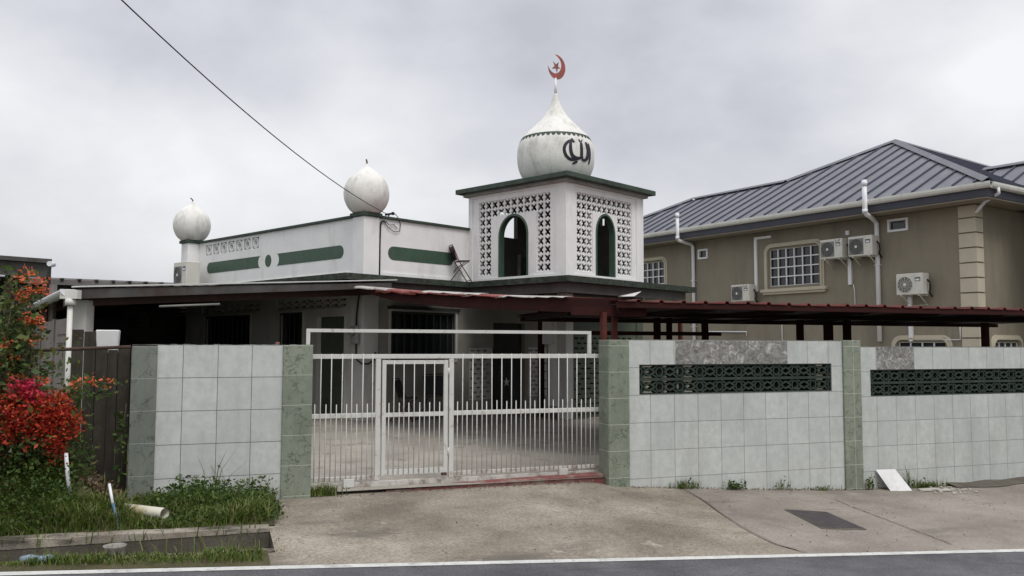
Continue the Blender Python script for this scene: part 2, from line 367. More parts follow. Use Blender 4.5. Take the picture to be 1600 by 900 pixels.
def wall(mb, fn, d0, d1, u0, u1, z0, z1, holes=()):
    """wall in plane (u,z) with thickness d0..d1, rectangular holes; no inner faces.  fn(u,z,d)->xyz"""
    us = sorted({u0, u1} | {min(max(h[i], u0), u1) for h in holes for i in (0, 1)})
    zs = sorted({z0, z1} | {min(max(h[i], z0), z1) for h in holes for i in (2, 3)})
    def solid(i, j):
        if i < 0 or j < 0 or i >= len(us) - 1 or j >= len(zs) - 1: return False
        cu = (us[i] + us[i + 1]) / 2; cz = (zs[j] + zs[j + 1]) / 2
        return not any(h[0] < cu < h[1] and h[2] < cz < h[3] for h in holes)
    for i in range(len(us) - 1):
        for j in range(len(zs) - 1):
            if not solid(i, j): continue
            a, b, c, d = us[i], us[i + 1], zs[j], zs[j + 1]
            mb.add([fn(a, c, d0), fn(b, c, d0), fn(b, d, d0), fn(a, d, d0)], [(0, 1, 2, 3)])
            mb.add([fn(a, c, d1), fn(b, c, d1), fn(b, d, d1), fn(a, d, d1)], [(3, 2, 1, 0)])
            if not solid(i - 1, j): mb.add([fn(a, c, d0), fn(a, d, d0), fn(a, d, d1), fn(a, c, d1)], [(0, 1, 2, 3)])
            if not solid(i + 1, j): mb.add([fn(b, c, d0), fn(b, d, d0), fn(b, d, d1), fn(b, c, d1)], [(3, 2, 1, 0)])
            if not solid(i, j - 1): mb.add([fn(a, c, d0), fn(b, c, d0), fn(b, c, d1), fn(a, c, d1)], [(3, 2, 1, 0)])
            if not solid(i, j + 1): mb.add([fn(a, d, d0), fn(b, d, d0), fn(b, d, d1), fn(a, d, d1)], [(0, 1, 2, 3)])
    return mb
def ring_cell(mb, fn, d0, d1, cu, cz, hw, hh, rfun, n=32):
    """block front face with a shaped hole, plus the hole's sides"""
    vo = []; vi = []; vb = []
    for k in range(n):
        a = 2 * PI * (k + .5) / n if False else 2 * PI * k / n
        c, s_ = math.cos(a), math.sin(a)
        t = min(hw / abs(c) if abs(c) > 1e-6 else 9, hh / abs(s_) if abs(s_) > 1e-6 else 9)
        vo.append(fn(cu + c * t, cz + s_ * t, d0)); r = rfun(a)
        vi.append(fn(cu + c * r[0], cz + s_ * r[1], d0)); vb.append(fn(cu + c * r[0], cz + s_ * r[1], d1))
    fs = [(k, (k + 1) % n, (k + 1) % n + n, k + n) for k in range(n)] + [(k + n, (k + 1) % n + n, (k + 1) % n + 2 * n, k + 2 * n) for k in range(n)]
    mb.add(vo + vi + vb, fs)
def r_x(s=1.0):
    def f(a):
        ph = abs(((a - PI / 4 + PI / 4) % (PI / 2)) - PI / 4)
        r = min(.030 / max(1e-3, math.sin(ph)) if ph > .01 else 9, .101)
        r = max(.042, r * s); return (r, r)
    return f

# ------------------------------------------------------------------ ground heights (street frame)
def lerp_tab(tab, u):
    if u <= tab[0][0]: return tab[0][1]
    for (a, za), (b, zb) in zip(tab, tab[1:]):
        if u <= b:
            f = (u - a) / (b - a); return za + (zb - za) * f
    return tab[-1][1]
def v_edge(u): return 7.08 - .107 * u
def z_road(u): return -.12 - .035 * u
WB = [(-30, .9), (-3, .05), (-.7, -.03), (.6, -.03), (1.1, -.035), (4.35, -.05), (4.75, -.115), (6, -.20), (8.1, -.335), (10.2, -.372), (11.4, -.36), (14, -.40), (40, -1.3)]
def sstep(t): t = max(0, min(1, t)); return t * t * (3 - 2 * t)
def z_pave(u, v):
    ve = v_edge(u); t = (v - ve) / (9.37 - ve) if ve < 9.3 else 1
    z = z_road(u) + (lerp_tab(WB, u) - z_road(u)) * max(0, min(1, t))
    return z
def grid(mb, us, vs, zf, keep=None):
    rows = [[(u, v, zf(u, v)) for v in vs] for u in us]
    mb.sheet(rows); return mb
def frange(a, b, n): return [a + (b - a) * i / n for i in range(n + 1)]

def z_ground(u, v):
    ve = v_edge(u)
    if v < ve - 7.6: return z_road(u) - .05
    if u < .75 and 7.35 < v < 8.35: return -.55
    z = z_pave(u, max(v, ve)) - .06
    if v > 9.3:
        d = min(1, (v - 9.3) / 6)
        z = (lerp_tab(WB, u) - .06) * (1 - d) + (-.08) * d
    return z
mb = MB()
us = [-400, -150, -60, -30, -15, -8, -5, -4, -3, -2.5, -2, -1.5, -1, -.5, 0, .4, .7, .75, 1.1, 1.6, 2.5, 3.5, 4.3, 4.75, 5.5, 6.5, 8.1, 9, 10, 11.4, 12.5, 14, 20, 40, 80, 200, 400]
vs = [-400, -100, -30, -8, -4, -2, 0, 3, 5, 6, 6.8, 7.2, 7.34, 7.36, 7.8, 8.34, 8.36, 8.7, 9, 9.3, 9.6, 10.5, 12, 15, 20, 30, 60, 150, 400]
grid(mb, us, vs, lambda u, v: max(-1.6, min(.6, z_ground(max(-30, min(40, u)), v))))
single('ground', mb, m_earth, ST, 'bare earth ground spreading under road, yard and houses', 'ground', kind='structure')
mb = MB()
mb.sheet([[(u, v_edge(u) - s, z_road(u) + .0) for s in (0, 1.5, 3.5, 5.5, 7.4)] for u in frange(-60, 80, 140)][::-1])
single('road', mb, m_asphalt, ST, 'grey asphalt road sloping along the front of the yard', 'road', kind='structure')
mb = MB()
mb.sheet([[(u, v_edge(u) - s, z_road(u) + .004) for s in (.02, .125)] for u in frange(-60, 80, 140)][::-1])
single('road_line', mb, m_line, ST, 'white painted line along the near edge of the road', 'road line', kind='structure')
# driveway / pavement
jt = lambda v: 5.13 + .48 * sstep((v - 6.95) / 2.6) + .10 * math.exp(-((v - 6.6) / .16) ** 2)
mb = MB()
def dleft(v): return .40 if v < 7.38 else (.562 if v < 8.26 else .565 + .02 * abs(math.sin(v * 11)) + .15 * sstep((v - 8.3) / .7))
rows = []
for i in range(41):
    f = i / 40; row = []
    for j in range(73):
        g = j / 72
        v0_ = 7.0; v = None
        # v runs from the road edge to just behind the gate line
        u_guess = .6 + (4.9 - .6) * f
        vv = v_edge(u_guess) + (9.70 - v_edge(u_guess)) * g
        u = dleft(vv) + (jt(vv) + .02 - dleft(vv)) * f
        vv = v_edge(u) + (9.70 - v_edge(u)) * g
        z = z_pave(u, vv) - (.012 if f > .999 else 0)
        z += .012 * math.sin(u * 1.7 + vv * 2.1) * math.sin(vv * 1.3) * g * (1 - g) * 2
        row.append((u, vv, z))
    rows.append(row)
mb.sheet(rows)
single('driveway', mb, m_drive, ST, 'rough beige concrete driveway in front of the white gate', 'driveway', kind='structure')
mb = MB(); rows = []
for i in range(60):
    f = i / 59; row = []
    for j in range(19):
        g = j / 18; u0 = jt(6.5 + 2.92 * g) - .001
        u = u0 + (60 - u0) * f ** 1.8
        ve = max(-9, v_edge(u)); vv = ve + (9.42 - ve) * g
        row.append((u, vv, z_pave(u, vv) - .006))
    rows.append(row)
mb.sheet(rows)
single('pavement', mb, m_pave, ST, 'worn grey concrete pavement below the tiled wall', 'pavement', kind='structure')
mb = MB()
grid(mb, [.7, 1.5, 3, 4.6, 7, 10, 14, 18], [9.44, 10, 11, 12.5, 14, 16, 18, 21, 24], lambda u, v: .0 + .08 * min(1, max(0, (v - 9.5) / 5)))
single('courtyard', mb, m_court, ST, 'pale rough paved courtyard behind the gate', 'courtyard', kind='structure')
# dark soil strip beyond the far pavement / litter
# drain channel with two lips on the left
mb = MB()
for (a, b, z0, z1) in ((8.06, 8.25, -.09, -.045), (7.42, 7.52, -.15, -.10)):
    rows_u = frange(-8, .56, 30)
    top = [(u, a, z1 - .035 * u * .6 + .006 * math.sin(u * 7)) for u in rows_u]; top2 = [(u, b, z1 - .035 * u * .6 + .004 * math.sin(u * 9)) for u in rows_u]
    bot = [(u, a, z0) for u in rows_u]; bot2 = [(u, b, z0) for u in rows_u]
    mb.sheet([bot, top, top2, bot2], smooth=False)
    n = len(rows_u); o = len(mb.v)
    mb.add([bot[-1], bot2[-1], top2[-1], top[-1]], [(0, 1, 2, 3)])
single('drain_kerb', mb, m_kerb, ST, 'worn concrete lips along both sides of the open roadside drain', 'kerb', kind='structure')
mb = MB()
mb.box(-8, .562, 7.523, 8.057, -.6, -.36)
mb.add([(-8, 8.066, -.361), (.56, 8.066, -.361), (.56, 8.066, -.07), (-8, 8.066, .12)], [(0, 1, 2, 3)])
mb.add([(.562, 7.4, -.6), (.562, 8.25, -.6), (.562, 8.25, -.075), (.562, 7.4, -.13)], [(0, 1, 2, 3)])
single('drain_channel', mb, m_channel, ST, 'damp open concrete drain channel beside the road', 'drain', kind='structure')
# verge soil
def z_verge(u, v):
    if v < 7.42: return z_pave(u, v) + .01
    z = -.06 - .021 * u + .03 * sstep((v - 8.25) / .12)
    if v > 8.24:
        z += .32 * sstep((v - 8.3) / .9) * sstep((-.55 - u) / .7) + .04 * sstep((v - 8.3) / .6) * (u < 1)
        z += .03 * math.sin(u * 5 + v * 3)
    return z
mb = MB(); mb.sheet([[(u, 8.235 + (12 - 8.235) * (j / 24) ** 1.6, 0) for j in range(25)] for u in frange(-8, .62, 60)])
mb.v = [(u, v, z_verge(u, v)) for u, v, _ in mb.v]
single('verge', mb, m_soil, ST, 'dark soil verge behind the drain on the left', 'verge', kind='structure')
def z_strip(u, v):
    g = max(0, min(1, (v - v_edge(u)) / max(.05, 7.425 - v_edge(u))))
    return z_road(u) + .002 + .022 * sstep(g * 3) + (-.108 - .021 * u - z_road(u) - .01) * sstep((g - .5) * 2) * .9
mb = MB(); mb.sheet([[(u, max(v_edge(u) + (7.422 - v_edge(u)) * g, v_edge(u)), z_strip(u, max(v_edge(u) + (7.425 - v_edge(u)) * g, v_edge(u)))) for g in (0, .15, .4, .7, 1)] for u in frange(-8, .50, 60)])
single('roadside_strip', mb, m_soil, ST, 'narrow soil strip between drain and road line', 'verge', kind='structure')

# ------------------------------------------------------------------ boundary walls
fS = lambda u, z, d: (u, d, z)
V0 = 9.37
w1 = thing('boundary_wall', 'short white tiled wall with two green end columns left of gate', 'wall', ST, (-.73, V0, -.1))
part('column', MB().box(-.733, -.49, V0 - .025, V0 + .25, -.3, 1.578), m_gtile_l, w1, 'dull grey green tiled end column', .006)
part('column', MB().box(.75, 1.063, V0 - .025, V0 + .25, -.3, 1.592), m_gtile, w1, 'green tiled column next to the gate', .006)
part('panel', MB().box(-.49, .75, V0, V0 + .16, -.3, 1.588), m_tile_left, w1)
cb = MB()
for i in range(30):
    u = -.73 + 1.8 * i / 30
    cb.box(u, u + .06, V0 + .012 + rnd.random() * .01, V0 + .15, 1.5875, 1.593 + rnd.random() * .010)
part('mortar_top', cb, m_mortar, w1)
w2 = thing('boundary_wall', 'long pale tiled wall with green columns and pierced dark green band right of gate', 'wall', ST, (4.6, V0, -.1))
def wedge_top(mb, u0, u1, y0, y1, z0, za, zb): mb.hexa([(u0, y0, z0), (u1, y0, z0), (u1, y1, z0), (u0, y1, z0)], [(u0, y0, za), (u1, y0, zb), (u1, y1, zb), (u0, y1, za)])
part('column', MB().box(4.594, 4.881, V0 - .025, V0 + .25, -.5, 1.667), m_gtile, w2, 'green tiled column at the right side of the gate', .006)
part('column', MB().box(8.135, 8.43, V0 - .03, V0 + .25, -.7, 1.676), m_gtile, w2, 'tall green tiled column between the two panels', .006)
p = wall(MB(), fS, V0, V0 + .16, 4.881, 8.135, -.6, 1.664, [(5.029, 7.955, .990, 1.362)])
part('panel', p, m_tile_r, w2)
p = wall(MB(), fS, V0, V0 + .16, 8.43, 15.5, -.9, 1.586, [(8.609, 13.9, .905, 1.273)])
part('panel', p, m_tile_r2, w2)
# bare adhesive patches, a few mm proud where the tiles have fallen
part('bare_patch', MB().box(5.542, 7.237, V0 - .003, V0 + .01, 1.365, 1.660), m_bare, w2, 'patch of bare mottled cement where tiles are missing')
part('bare_patch', MB().box(8.725, 9.383, V0 - .003, V0 + .01, 1.276, 1.583), m_bare, w2, 'small bare cement patch on the far panel')
part('wall_top', MB().box(4.885, 8.13, V0 + .004, V0 + .156, 1.6645, 1.672), m_mortar, w2)
part('wall_top', MB().box(8.434, 15.5, V0 + .004, V0 + .156, 1.5865, 1.593), m_mortar, w2)
# pierced decorative blocks
def strip(mb, a, b, w, d0, d1):
    ax, az = a; bx, bz = b; L = math.hypot(bx - ax, bz - az); nx, nz = -(bz - az) / L * w / 2, (bx - ax) / L * w / 2
    mb.prism([(ax + nx, az + nz), (ax - nx, az - nz), (bx - nx, bz - nz), (bx + nx, bz + nz)], lambda p, q, d: (p, d, q), d0, d1)
def louvre(u0, u1, z0, z1, ncell):
    mb = MB(); d0, d1 = V0 + .012, V0 + .12
    cw = (u1 - u0) / ncell; zm = (z0 + z1) / 2
    mb.box(u0, u1, d0, d1, z0, z0 + .014); mb.box(u0, u1, d0, d1, z1 - .014, z1); mb.box(u0, u1, d0 - .003, d1 + .003, zm - .017, zm + .017)
    for r, (za, zb) in enumerate(((z0 + .014, zm - .017), (zm + .017, z1 - .014))):
        zc = (za + zb) / 2; hh = (zb - za) / 2
        for i in range(ncell):
            c = u0 + cw * (i + .5); e = .022
            k = [d0 + .002 + .003 * ((i + r) % 2), d1 - .004 * ((i + r) % 2)]
            # diamond
            dw = cw * .27
            P = [(c - dw, zc), (c, zc + hh * .62), (c + dw, zc), (c, zc - hh * .62)]
            for q in range(4): strip(mb, P[q], P[(q + 1) % 4], .021, *k)
            # crossing bars from diamond sides to corners
            for sx in (-1, 1):
                for sz in (-1, 1):
                    strip(mb, (c + sx * dw * .5, zc + sz * hh * .31), (c + sx * cw * .40, zc + sz * hh * .98), .019, k[0] + .004, k[1] - .004)
        for i in range(ncell + 1):       # rings at the block joints
            c = u0 + cw * i; pts = []
            for q in range(15):
                a = 2 * PI * q / 14; pts.append((c + .048 * math.cos(a), zc + hh * .72 * math.sin(a)))
            for a, b in zip(pts, pts[1:]):
                if u0 - .001 <= a[0] <= u1 + .001 and u0 - .001 <= b[0] <= u1 + .001: strip(mb, a, b, .019, d0 + .008, d1 - .008)
    for e in (u0, u1 - .012): mb.box(e, e + .012, d0, d1, z0 + .014, z1 - .014)
    return mb
part('breeze_block_band', louvre(5.031, 7.953, .992, 1.360, 10), m_louvre, w2, 'two rows of dark green pierced blocks')
part('breeze_block_band', louvre(8.611, 13.898, .907, 1.271, 18), m_louvre, w2, 'dark green pierced blocks in the far panel')

bbd = thing('hole_blockers', 'dark boards added behind the pierced blocks so their holes read black', 'boards', ST, (8, 9.75, 0))  # unseen boards, added only to darken the holes of the pierced blocks
for (a_, b_) in ((6.05, 8.1), (8.5, 15.4)):
    u_ = a_
    while u_ < b_ - .3:
        part('board', MB().box(u_, u_ + .585, 9.74, 9.76, -.1, 1.50), m_blocker, bbd); u_ += .6
# ------------------------------------------------------------------ sliding gate (plane just behind the wall)
GV = 9.66
s_ = GV / 9.37
def gz(z): return 1.6 + (z - 1.6) * s_
gate = thing('sliding_gate', 'white barred metal driveway gate with a small door, standing between the tiled walls', 'gate', ST, (2.8, GV, 0))
def gbox(u0, u1, z0, z1, mat=m_gate, name='rail', th=.02, par=gate, dy=0, lab=None):
    return part(name, MB().box(u0 * s_, u1 * s_, GV - th + dy, GV + th + dy, gz(z0), gz(z1)), mat, par, lab, .003)
gbox(1.0, 4.50, 1.445, 1.495, name='top_rail')
gbox(.98, 1.75, .800, .850, name='middle_rail', th=.018); gbox(2.645, 4.50, .800, .850, name='middle_rail', th=.018)
gbox(.98, 1.75, .125, .170, m_gate_dirty, 'bottom_rail', .019); gbox(2.645, 4.50, .125, .170, m_gate_dirty, 'bottom_rail', .019)
gbox(.98, 4.47, .045, .105, m_gate_dirty, 'lower_beam', .03)
gbox(1.75, 1.805, .108, 1.442, name='gate_post', th=.022); gbox(2.59, 2.645, .108, 1.442, name='gate_post', th=.022)
hd = part('header_frame', MB().box(.99 * s_, 4.37 * s_, GV - .02, GV + .02, gz(1.735), gz(1.772)).box(.99 * s_, 1.03 * s_, GV - .019, GV + .019, gz(1.498), gz(1.7345)).box(4.33 * s_, 4.37 * s_, GV - .019, GV + .019, gz(1.498), gz(1.7345)), m_gate, gate, 'raised white bar over the gate')
def bar(u, z0, z1, par, r=.0075, mat=m_gate, dv=.0):
    u *= s_; part('bar', MB().tube([(u, GV + dv, gz(z0)), (u + rnd.uniform(-.006, .006), GV + dv + rnd.uniform(-.004, .004), gz(z1))], r, 6), mat, par)
def bars(u0, u1, n, par, zb, short_first=True):
    st = (u1 - u0) / (n * 2)
    for i in range(n * 2):
        u = u0 + st * (i + .5)
        if (i % 2 == 0) == short_first: bar(u, zb, .955 + rnd.uniform(-.006, .006), par, .0058, dv=-.022)
        else: bar(u, zb, 1.50, par, .0058, dv=-.022)
bars(1.065, 1.745, 6, gate, .125); 
bars(2.655, 4.44, 15, gate, .125)
# wicket door
dr = part('wicket_door', MB().box(1.822 * s_, 1.865 * s_, GV - .02, GV + .02, gz(.16), gz(1.43)).box(2.53 * s_, 2.575 * s_, GV - .02, GV + .02, gz(.16), gz(1.43))
          .box(1.865 * s_, 2.53 * s_, GV - .018, GV + .018, gz(1.385), gz(1.428)).box(1.865 * s_, 2.53 * s_, GV - .018, GV + .018, gz(.80), gz(.845)).box(1.865 * s_, 2.53 * s_, GV - .018, GV + .018, gz(.165), gz(.22)), m_gate, gate, 'small hinged door in the gate')
for i in range(6): bar(1.895 + .116 * i, .17, .955, dr, .0058, dv=-.021)
for i in range(5): bar(1.953 + .116 * i, .17, 1.42, dr, .0058, dv=-.021)
lb = MB(); lb.box(2.50 * s_, 2.56 * s_, GV - .05, GV - .02, gz(.135), gz(.165)); part('bolt', lb, m_rust, dr)
hb = MB()
for z in (.35, 1.25): hb.tube([(2.583 * s_, GV - .02, gz(z)), (2.583 * s_, GV - .02, gz(z + .09))], .012, 8)
part('hinge', hb, m_gate, dr)
for cx in (1.46, 3.98):
    rb = MB(); rb.box((cx - .055) * s_, (cx + .055) * s_, GV - .075, GV - .031, gz(.06), gz(.145))
    poly = [((cx + .045 * math.cos(a)) * s_, gz(.055) + .045 * math.sin(a)) for a in frange(PI, 2 * PI, 10)]
    rb.prism(poly, fS, GV - .07, GV - .035)
    ro = part('roller_housing', rb, m_gate_dirty if cx > 3 else m_gate, gate)
    part('bolt', MB().tube([(cx * s_, GV - .085, gz(.05)), (cx * s_, GV - .07, gz(.05))], .012, 8), m_rust, ro)
sb = MB(); sb.hexa([(1.9, GV - .20, -.09), (4.62, GV - .20, -.09), (4.62, GV - .041, -.09), (1.9, GV - .041, -.09)], [(1.9, GV - .20, -.022), (4.62, GV - .20, .030), (4.62, GV - .041, .040), (1.9, GV - .041, -.012)])
single('gate_sill', sb, m_red_sill, ST, 'faded red strip on the ground under the gate', 'sill', (3, GV, 0), bev=.004)
tb = MB(); tb.box(1.0, 4.62, GV - .04, GV + .08, -.05, gz(.043)); 
single('gate_track', tb, m_gate_dirty, ST, 'pale rusty track the gate rolls along', 'track', (3, GV, 0))

# ------------------------------------------------------------------ red carport on the right
cp = thing('carport', 'low red steel carport roof with posts behind the right boundary wall', 'carport', ST, (8, 11, 0))
def rz(v): return 2.165 - .018 * (v - 9.62)
mb = MB(); rows = []
us = []
u = 4.86
while u < 15.5:
    us += [u, u + .26, u + .275, u + .315]; u += .33
for v in (9.60, 13.4):
    rows.append([(uu, v, rz(v) + (.0 if (k % 4) in (0, 1) else .028) + .004 * math.sin(uu * 3)) for k, uu in enumerate(us)])
low = [[(x, y, z - .012) for x, y, z in r] for r in rows]
mb.sheet(rows, False); mb.sheet(low, False); mb.sheet([low[0], rows[0]], False)
part('roof', mb, m_red_sheet, cp)
mb = MB(); mb.hexa([(4.88, 9.67, 2.118), (15.5, 9.67, 2.118), (15.5, 13.38, 2.062), (4.88, 13.38, 2.062)], [(4.88, 9.67, 2.130), (15.5, 9.67, 2.130), (15.5, 13.38, 2.072), (4.88, 13.38, 2.072)])
part('underside', mb, m_under, cp)  # extra sheet below the roof, its dark colour standing for shade
mb = MB(); mb.box(4.86, 15.5, 9.615, 9.66, 2.075, 2.150); part('fascia', mb, m_red_steel, cp, None, .004)
mb = MB(); mb.box(4.9, 15.5, 13.2, 13.28, 1.995, 2.06); part('rear_beam', mb, m_red_steel, cp)
mb = MB(); mb.box(4.9, 15.5, 11.3, 11.37, 2.03, 2.09); part('middle_beam', mb, m_under, cp)
for u in (4.95, 6.3, 7.6, 8.9, 10.2, 11.5, 12.8): part('rafter', MB().hexa([(u, 9.67, 2.05), (u + .06, 9.67, 2.06), (u + .06, 13.19, 2.01), (u, 13.19, 2.01)], [(u, 9.67, 2.115), (u + .06, 9.67, 2.115), (u + .06, 13.19, 2.055), (u, 13.19, 2.055)]), m_under, cp)
for (x, y, w) in ((4.575 * 1.03, 9.72, .06), (4.98, 9.95, .06), (7.05, 12.5, .085), (9.94, 12.5, .09), (10.56, 12.5, .14), (10.98, 12.5, .11), (14.33, 12.5, .11), (7.28, 12.5, .06)):
    if y < 9.8: part('post', MB().box(x - w / 2, x + w / 2, y - .04, y + .04, -.02, 2.02), m_post, cp)
    elif x < 5: part('post', MB().box(x - w / 2, x + w / 2, y - .04, y + .04, .0, 2.0), m_post, cp)
    else: part('post', MB().box(x - w / 2, x + w / 2, y - .05, y + .05, .03, 2.06), m_red_steel, cp)
part('rail', MB().box(5.75, 8.25, 12.42, 12.47, 1.765, 1.83), m_red_steel, cp)
part('post', MB().hexa([(7.93, 12.36, .05), (8.03, 12.36, .05), (8.03, 12.44, .05), (7.93, 12.44, .05)], [(7.86, 12.36, 2.05), (7.95, 12.36, 2.05), (7.95, 12.44, 2.05), (7.86, 12.44, 2.05)]), m_red_steel, cp)
part('spare_flashing', MB().hexa([(4.88, 9.55, 2.215), (5.05, 9.52, 2.22), (5.05, 9.62, 2.22), (4.88, 9.62, 2.21)], [(4.87, 9.55, 2.225), (5.15, 9.52, 2.285), (5.15, 9.62, 2.275), (4.87, 9.62, 2.22)]), m_tin_light, cp)

# ------------------------------------------------------------------ red canopy over the yard (slopes from mosque to gate)
cn = thing('yard_canopy', 'sagging red roof sheets on a steel beam between mosque corner and gate post', 'canopy', WORLD, (0, 13, 0))
def W2(fr, x, y, z): return fr.m @ Vector((x, y, z))
P1 = Vector((-2.98, 16.2, 2.70)); P2 = W2(ST, 4.93, 9.70, 2.20)
Q1 = W2(MO, 1.6, .0, 2.72); Q2 = W2(MO, 3.1, -2.70, 2.56); Q3 = W2(MO, 5.6, -2.8, 2.56)
mb = MB(); rows = []
def back(t):
    if t < .5: return Q1.lerp(Q2, t / .5)
    return Q2.lerp(Q3, (t - .5) / .5)
n = 64
rr = random.Random(3)
edge = []
for i in range(n + 1):
    t = i / n; p = P1.lerp(P2, t); p.z += -.05 * math.sin(PI * t)
    edge.append((t, p))
for k in range(5):
    g = k / 4; rows.append([])
    for t, p in edge:
        q = p.lerp(back(t), g); q.z += (.005 if int(t * n) % 2 else 0) + .008 * math.sin(t * 23) * (1 - g)
        rows[-1].append(tuple(q))
mb.sheet(rows, False); low = [[(a, b, c - .012) for a, b, c in r] for r in rows]; mb.sheet(low, False); mb.sheet([low[0], rows[0]], False)
part('roof', mb, m_red_sheet, cn)
part('underside', MB().sheet([[(a, b, c - .03) for a, b, c in r] for r in rows], False), m_under, cn)  # second skin under the canopy with the shade painted in
# curled, torn sheet edges hanging over the front
out = (P2 - P1).cross(Vector((0, 0, 1))).normalized() * 1.0
if out.y > 0: out = -out
dirn = (P2 - P1).normalized()
for si, (a, b, up, dn) in enumerate(((.0, .18, .022, .02), (.12, .32, .018, .045), (.29, .50, .012, .02), (.34, .58, .03, -.005), (.48, .66, .016, .015), (.64, .86, .012, .012))):
    rows = [[], [], [], []]; m_ = 14
    for i in range(m_ + 1):
        t = a + (b - a) * i / m_; p = P1.lerp(P2, t); p.z += -.05 * math.sin(PI * t)
        j = (rr.uniform(-.012, .012) if i % 3 == 0 else j * .5)
        rows[0].append(tuple(p + out * -.12 + Vector((0, 0, up + .01))))
        rows[1].append(tuple(p + out * (.02 + j) + Vector((0, 0, up))))
        rows[2].append(tuple(p + out * (.07 + j) + Vector((0, 0, up * .3 + j))))
        rows[3].append(tuple(p + out * (.08 + j) + Vector((0, 0, -dn + 2 * j))))
    mb = MB().sheet(rows); o = part('torn_sheet', mb, (m_old_sheet, m_redsh2, m_redsh2, m_old_sheet, m_redsh2, m_old_sheet)[si], cn)
    so = o.modifiers.new('thick', 'SOLIDIFY'); so.thickness = .004
mb = MB()
def beam(mb, a, b, w, zt0, zb0, zt1, zb1):
    d = (b - a); nrm = Vector((-d.y, d.x, 0)).normalized() * w / 2
    mb.hexa([(a - nrm) + Vector((0, 0, zb0)), (b - nrm) + Vector((0, 0, zb1)), (b + nrm) + Vector((0, 0, zb1)), (a + nrm) + Vector((0, 0, zb0))],
            [(a - nrm) + Vector((0, 0, zt0)), (b - nrm) + Vector((0, 0, zt1)), (b + nrm) + Vector((0, 0, zt1)), (a + nrm) + Vector((0, 0, zt0))])
pa = P1 - out * .02; pb = P2 - out * .02
kn = [(0, .07), (.1, .14), (.2, .215), (.45, .265), (.7, .24), (1, .20)]
for (ta, da), (tb_, db_) in zip(kn, kn[1:]):
    mb = MB(); beam(mb, pa.lerp(pb, ta), pa.lerp(pb, tb_), .05, -.045 * math.sin(PI * ta) - .005, -da, -.045 * math.sin(PI * tb_) - .005, -db_); part('beam', mb, m_red_steel, cn)
for t in (.12, .3, .48, .66, .84):
    a = P1.lerp(P2, t) - out * .06; b = back(t); mb = MB()
    beam(mb, Vector(a), Vector(b), .05, -.09, -.17, -.04, -.12); part('rafter', mb, m_red_steel, cn)
mb = MB(); a = W2(ST, 4.3, 9.78, 2.07); b = W2(ST, 5.35, 9.78, 2.06); beam(mb, a, b, .05, .02, -.09, .02, -.09); part('beam', mb, m_red_steel, cn)

# ------------------------------------------------------------------ mosque
mq = thing('mosque', 'white mosque with green bands, round corner domes and a domed square tower', 'mosque', MO, (0, 0, 0))
X1, Y1 = 7.15, 7.4           # footprint
fB = lambda u, z, d: (u, d, z)      # faces -y
fA = lambda u, z, d: (d, u, z)      # faces -x  (u along y)
GZ = -.05
# lower walls: front (y=0) and side (x=0)
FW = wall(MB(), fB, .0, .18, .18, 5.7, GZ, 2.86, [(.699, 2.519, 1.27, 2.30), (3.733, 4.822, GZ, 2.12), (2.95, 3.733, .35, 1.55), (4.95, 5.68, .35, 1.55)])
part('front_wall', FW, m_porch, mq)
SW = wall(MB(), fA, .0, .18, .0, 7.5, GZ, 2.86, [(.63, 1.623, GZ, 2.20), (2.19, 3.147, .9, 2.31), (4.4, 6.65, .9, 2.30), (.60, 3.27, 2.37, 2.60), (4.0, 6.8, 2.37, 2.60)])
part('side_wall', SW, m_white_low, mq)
# bow-tie vents above the windows of the long side
for (ua, ub) in ((.60, 3.27), (4.0, 6.8)):
    vb = MB()
    n = int((ub - ua) / .295); cw = (ub - ua) / n
    for i in range(n):
        for r in range(2):
            cz = 2.37 + .0575 + r * .115
            def rf(a, cw=cw):
                c, s2 = abs(math.cos(a)), abs(math.sin(a))
                k = min(.105 / max(c, 1e-3), (.012 + .03 * c) / max(s2, 1e-3)); return (k, k)
            ring_cell(vb, fA, .03, .12, ua + cw * (i + .5), cz, cw / 2, .0575, rf, 24)
    part('vent_blocks', vb, m_white_low, mq)
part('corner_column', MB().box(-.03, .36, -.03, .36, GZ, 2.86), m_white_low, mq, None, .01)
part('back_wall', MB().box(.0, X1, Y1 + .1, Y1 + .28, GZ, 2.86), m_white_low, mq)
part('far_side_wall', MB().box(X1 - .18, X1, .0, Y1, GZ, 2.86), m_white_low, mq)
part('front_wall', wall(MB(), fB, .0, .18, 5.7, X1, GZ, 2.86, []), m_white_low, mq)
# dark inner lining so the openings read as unlit rooms
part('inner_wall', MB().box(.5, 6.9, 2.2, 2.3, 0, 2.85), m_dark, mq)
part('inner_wall', MB().box(1.9, 2.0, 2.4, 7.3, 0, 2.85), m_dark, mq)
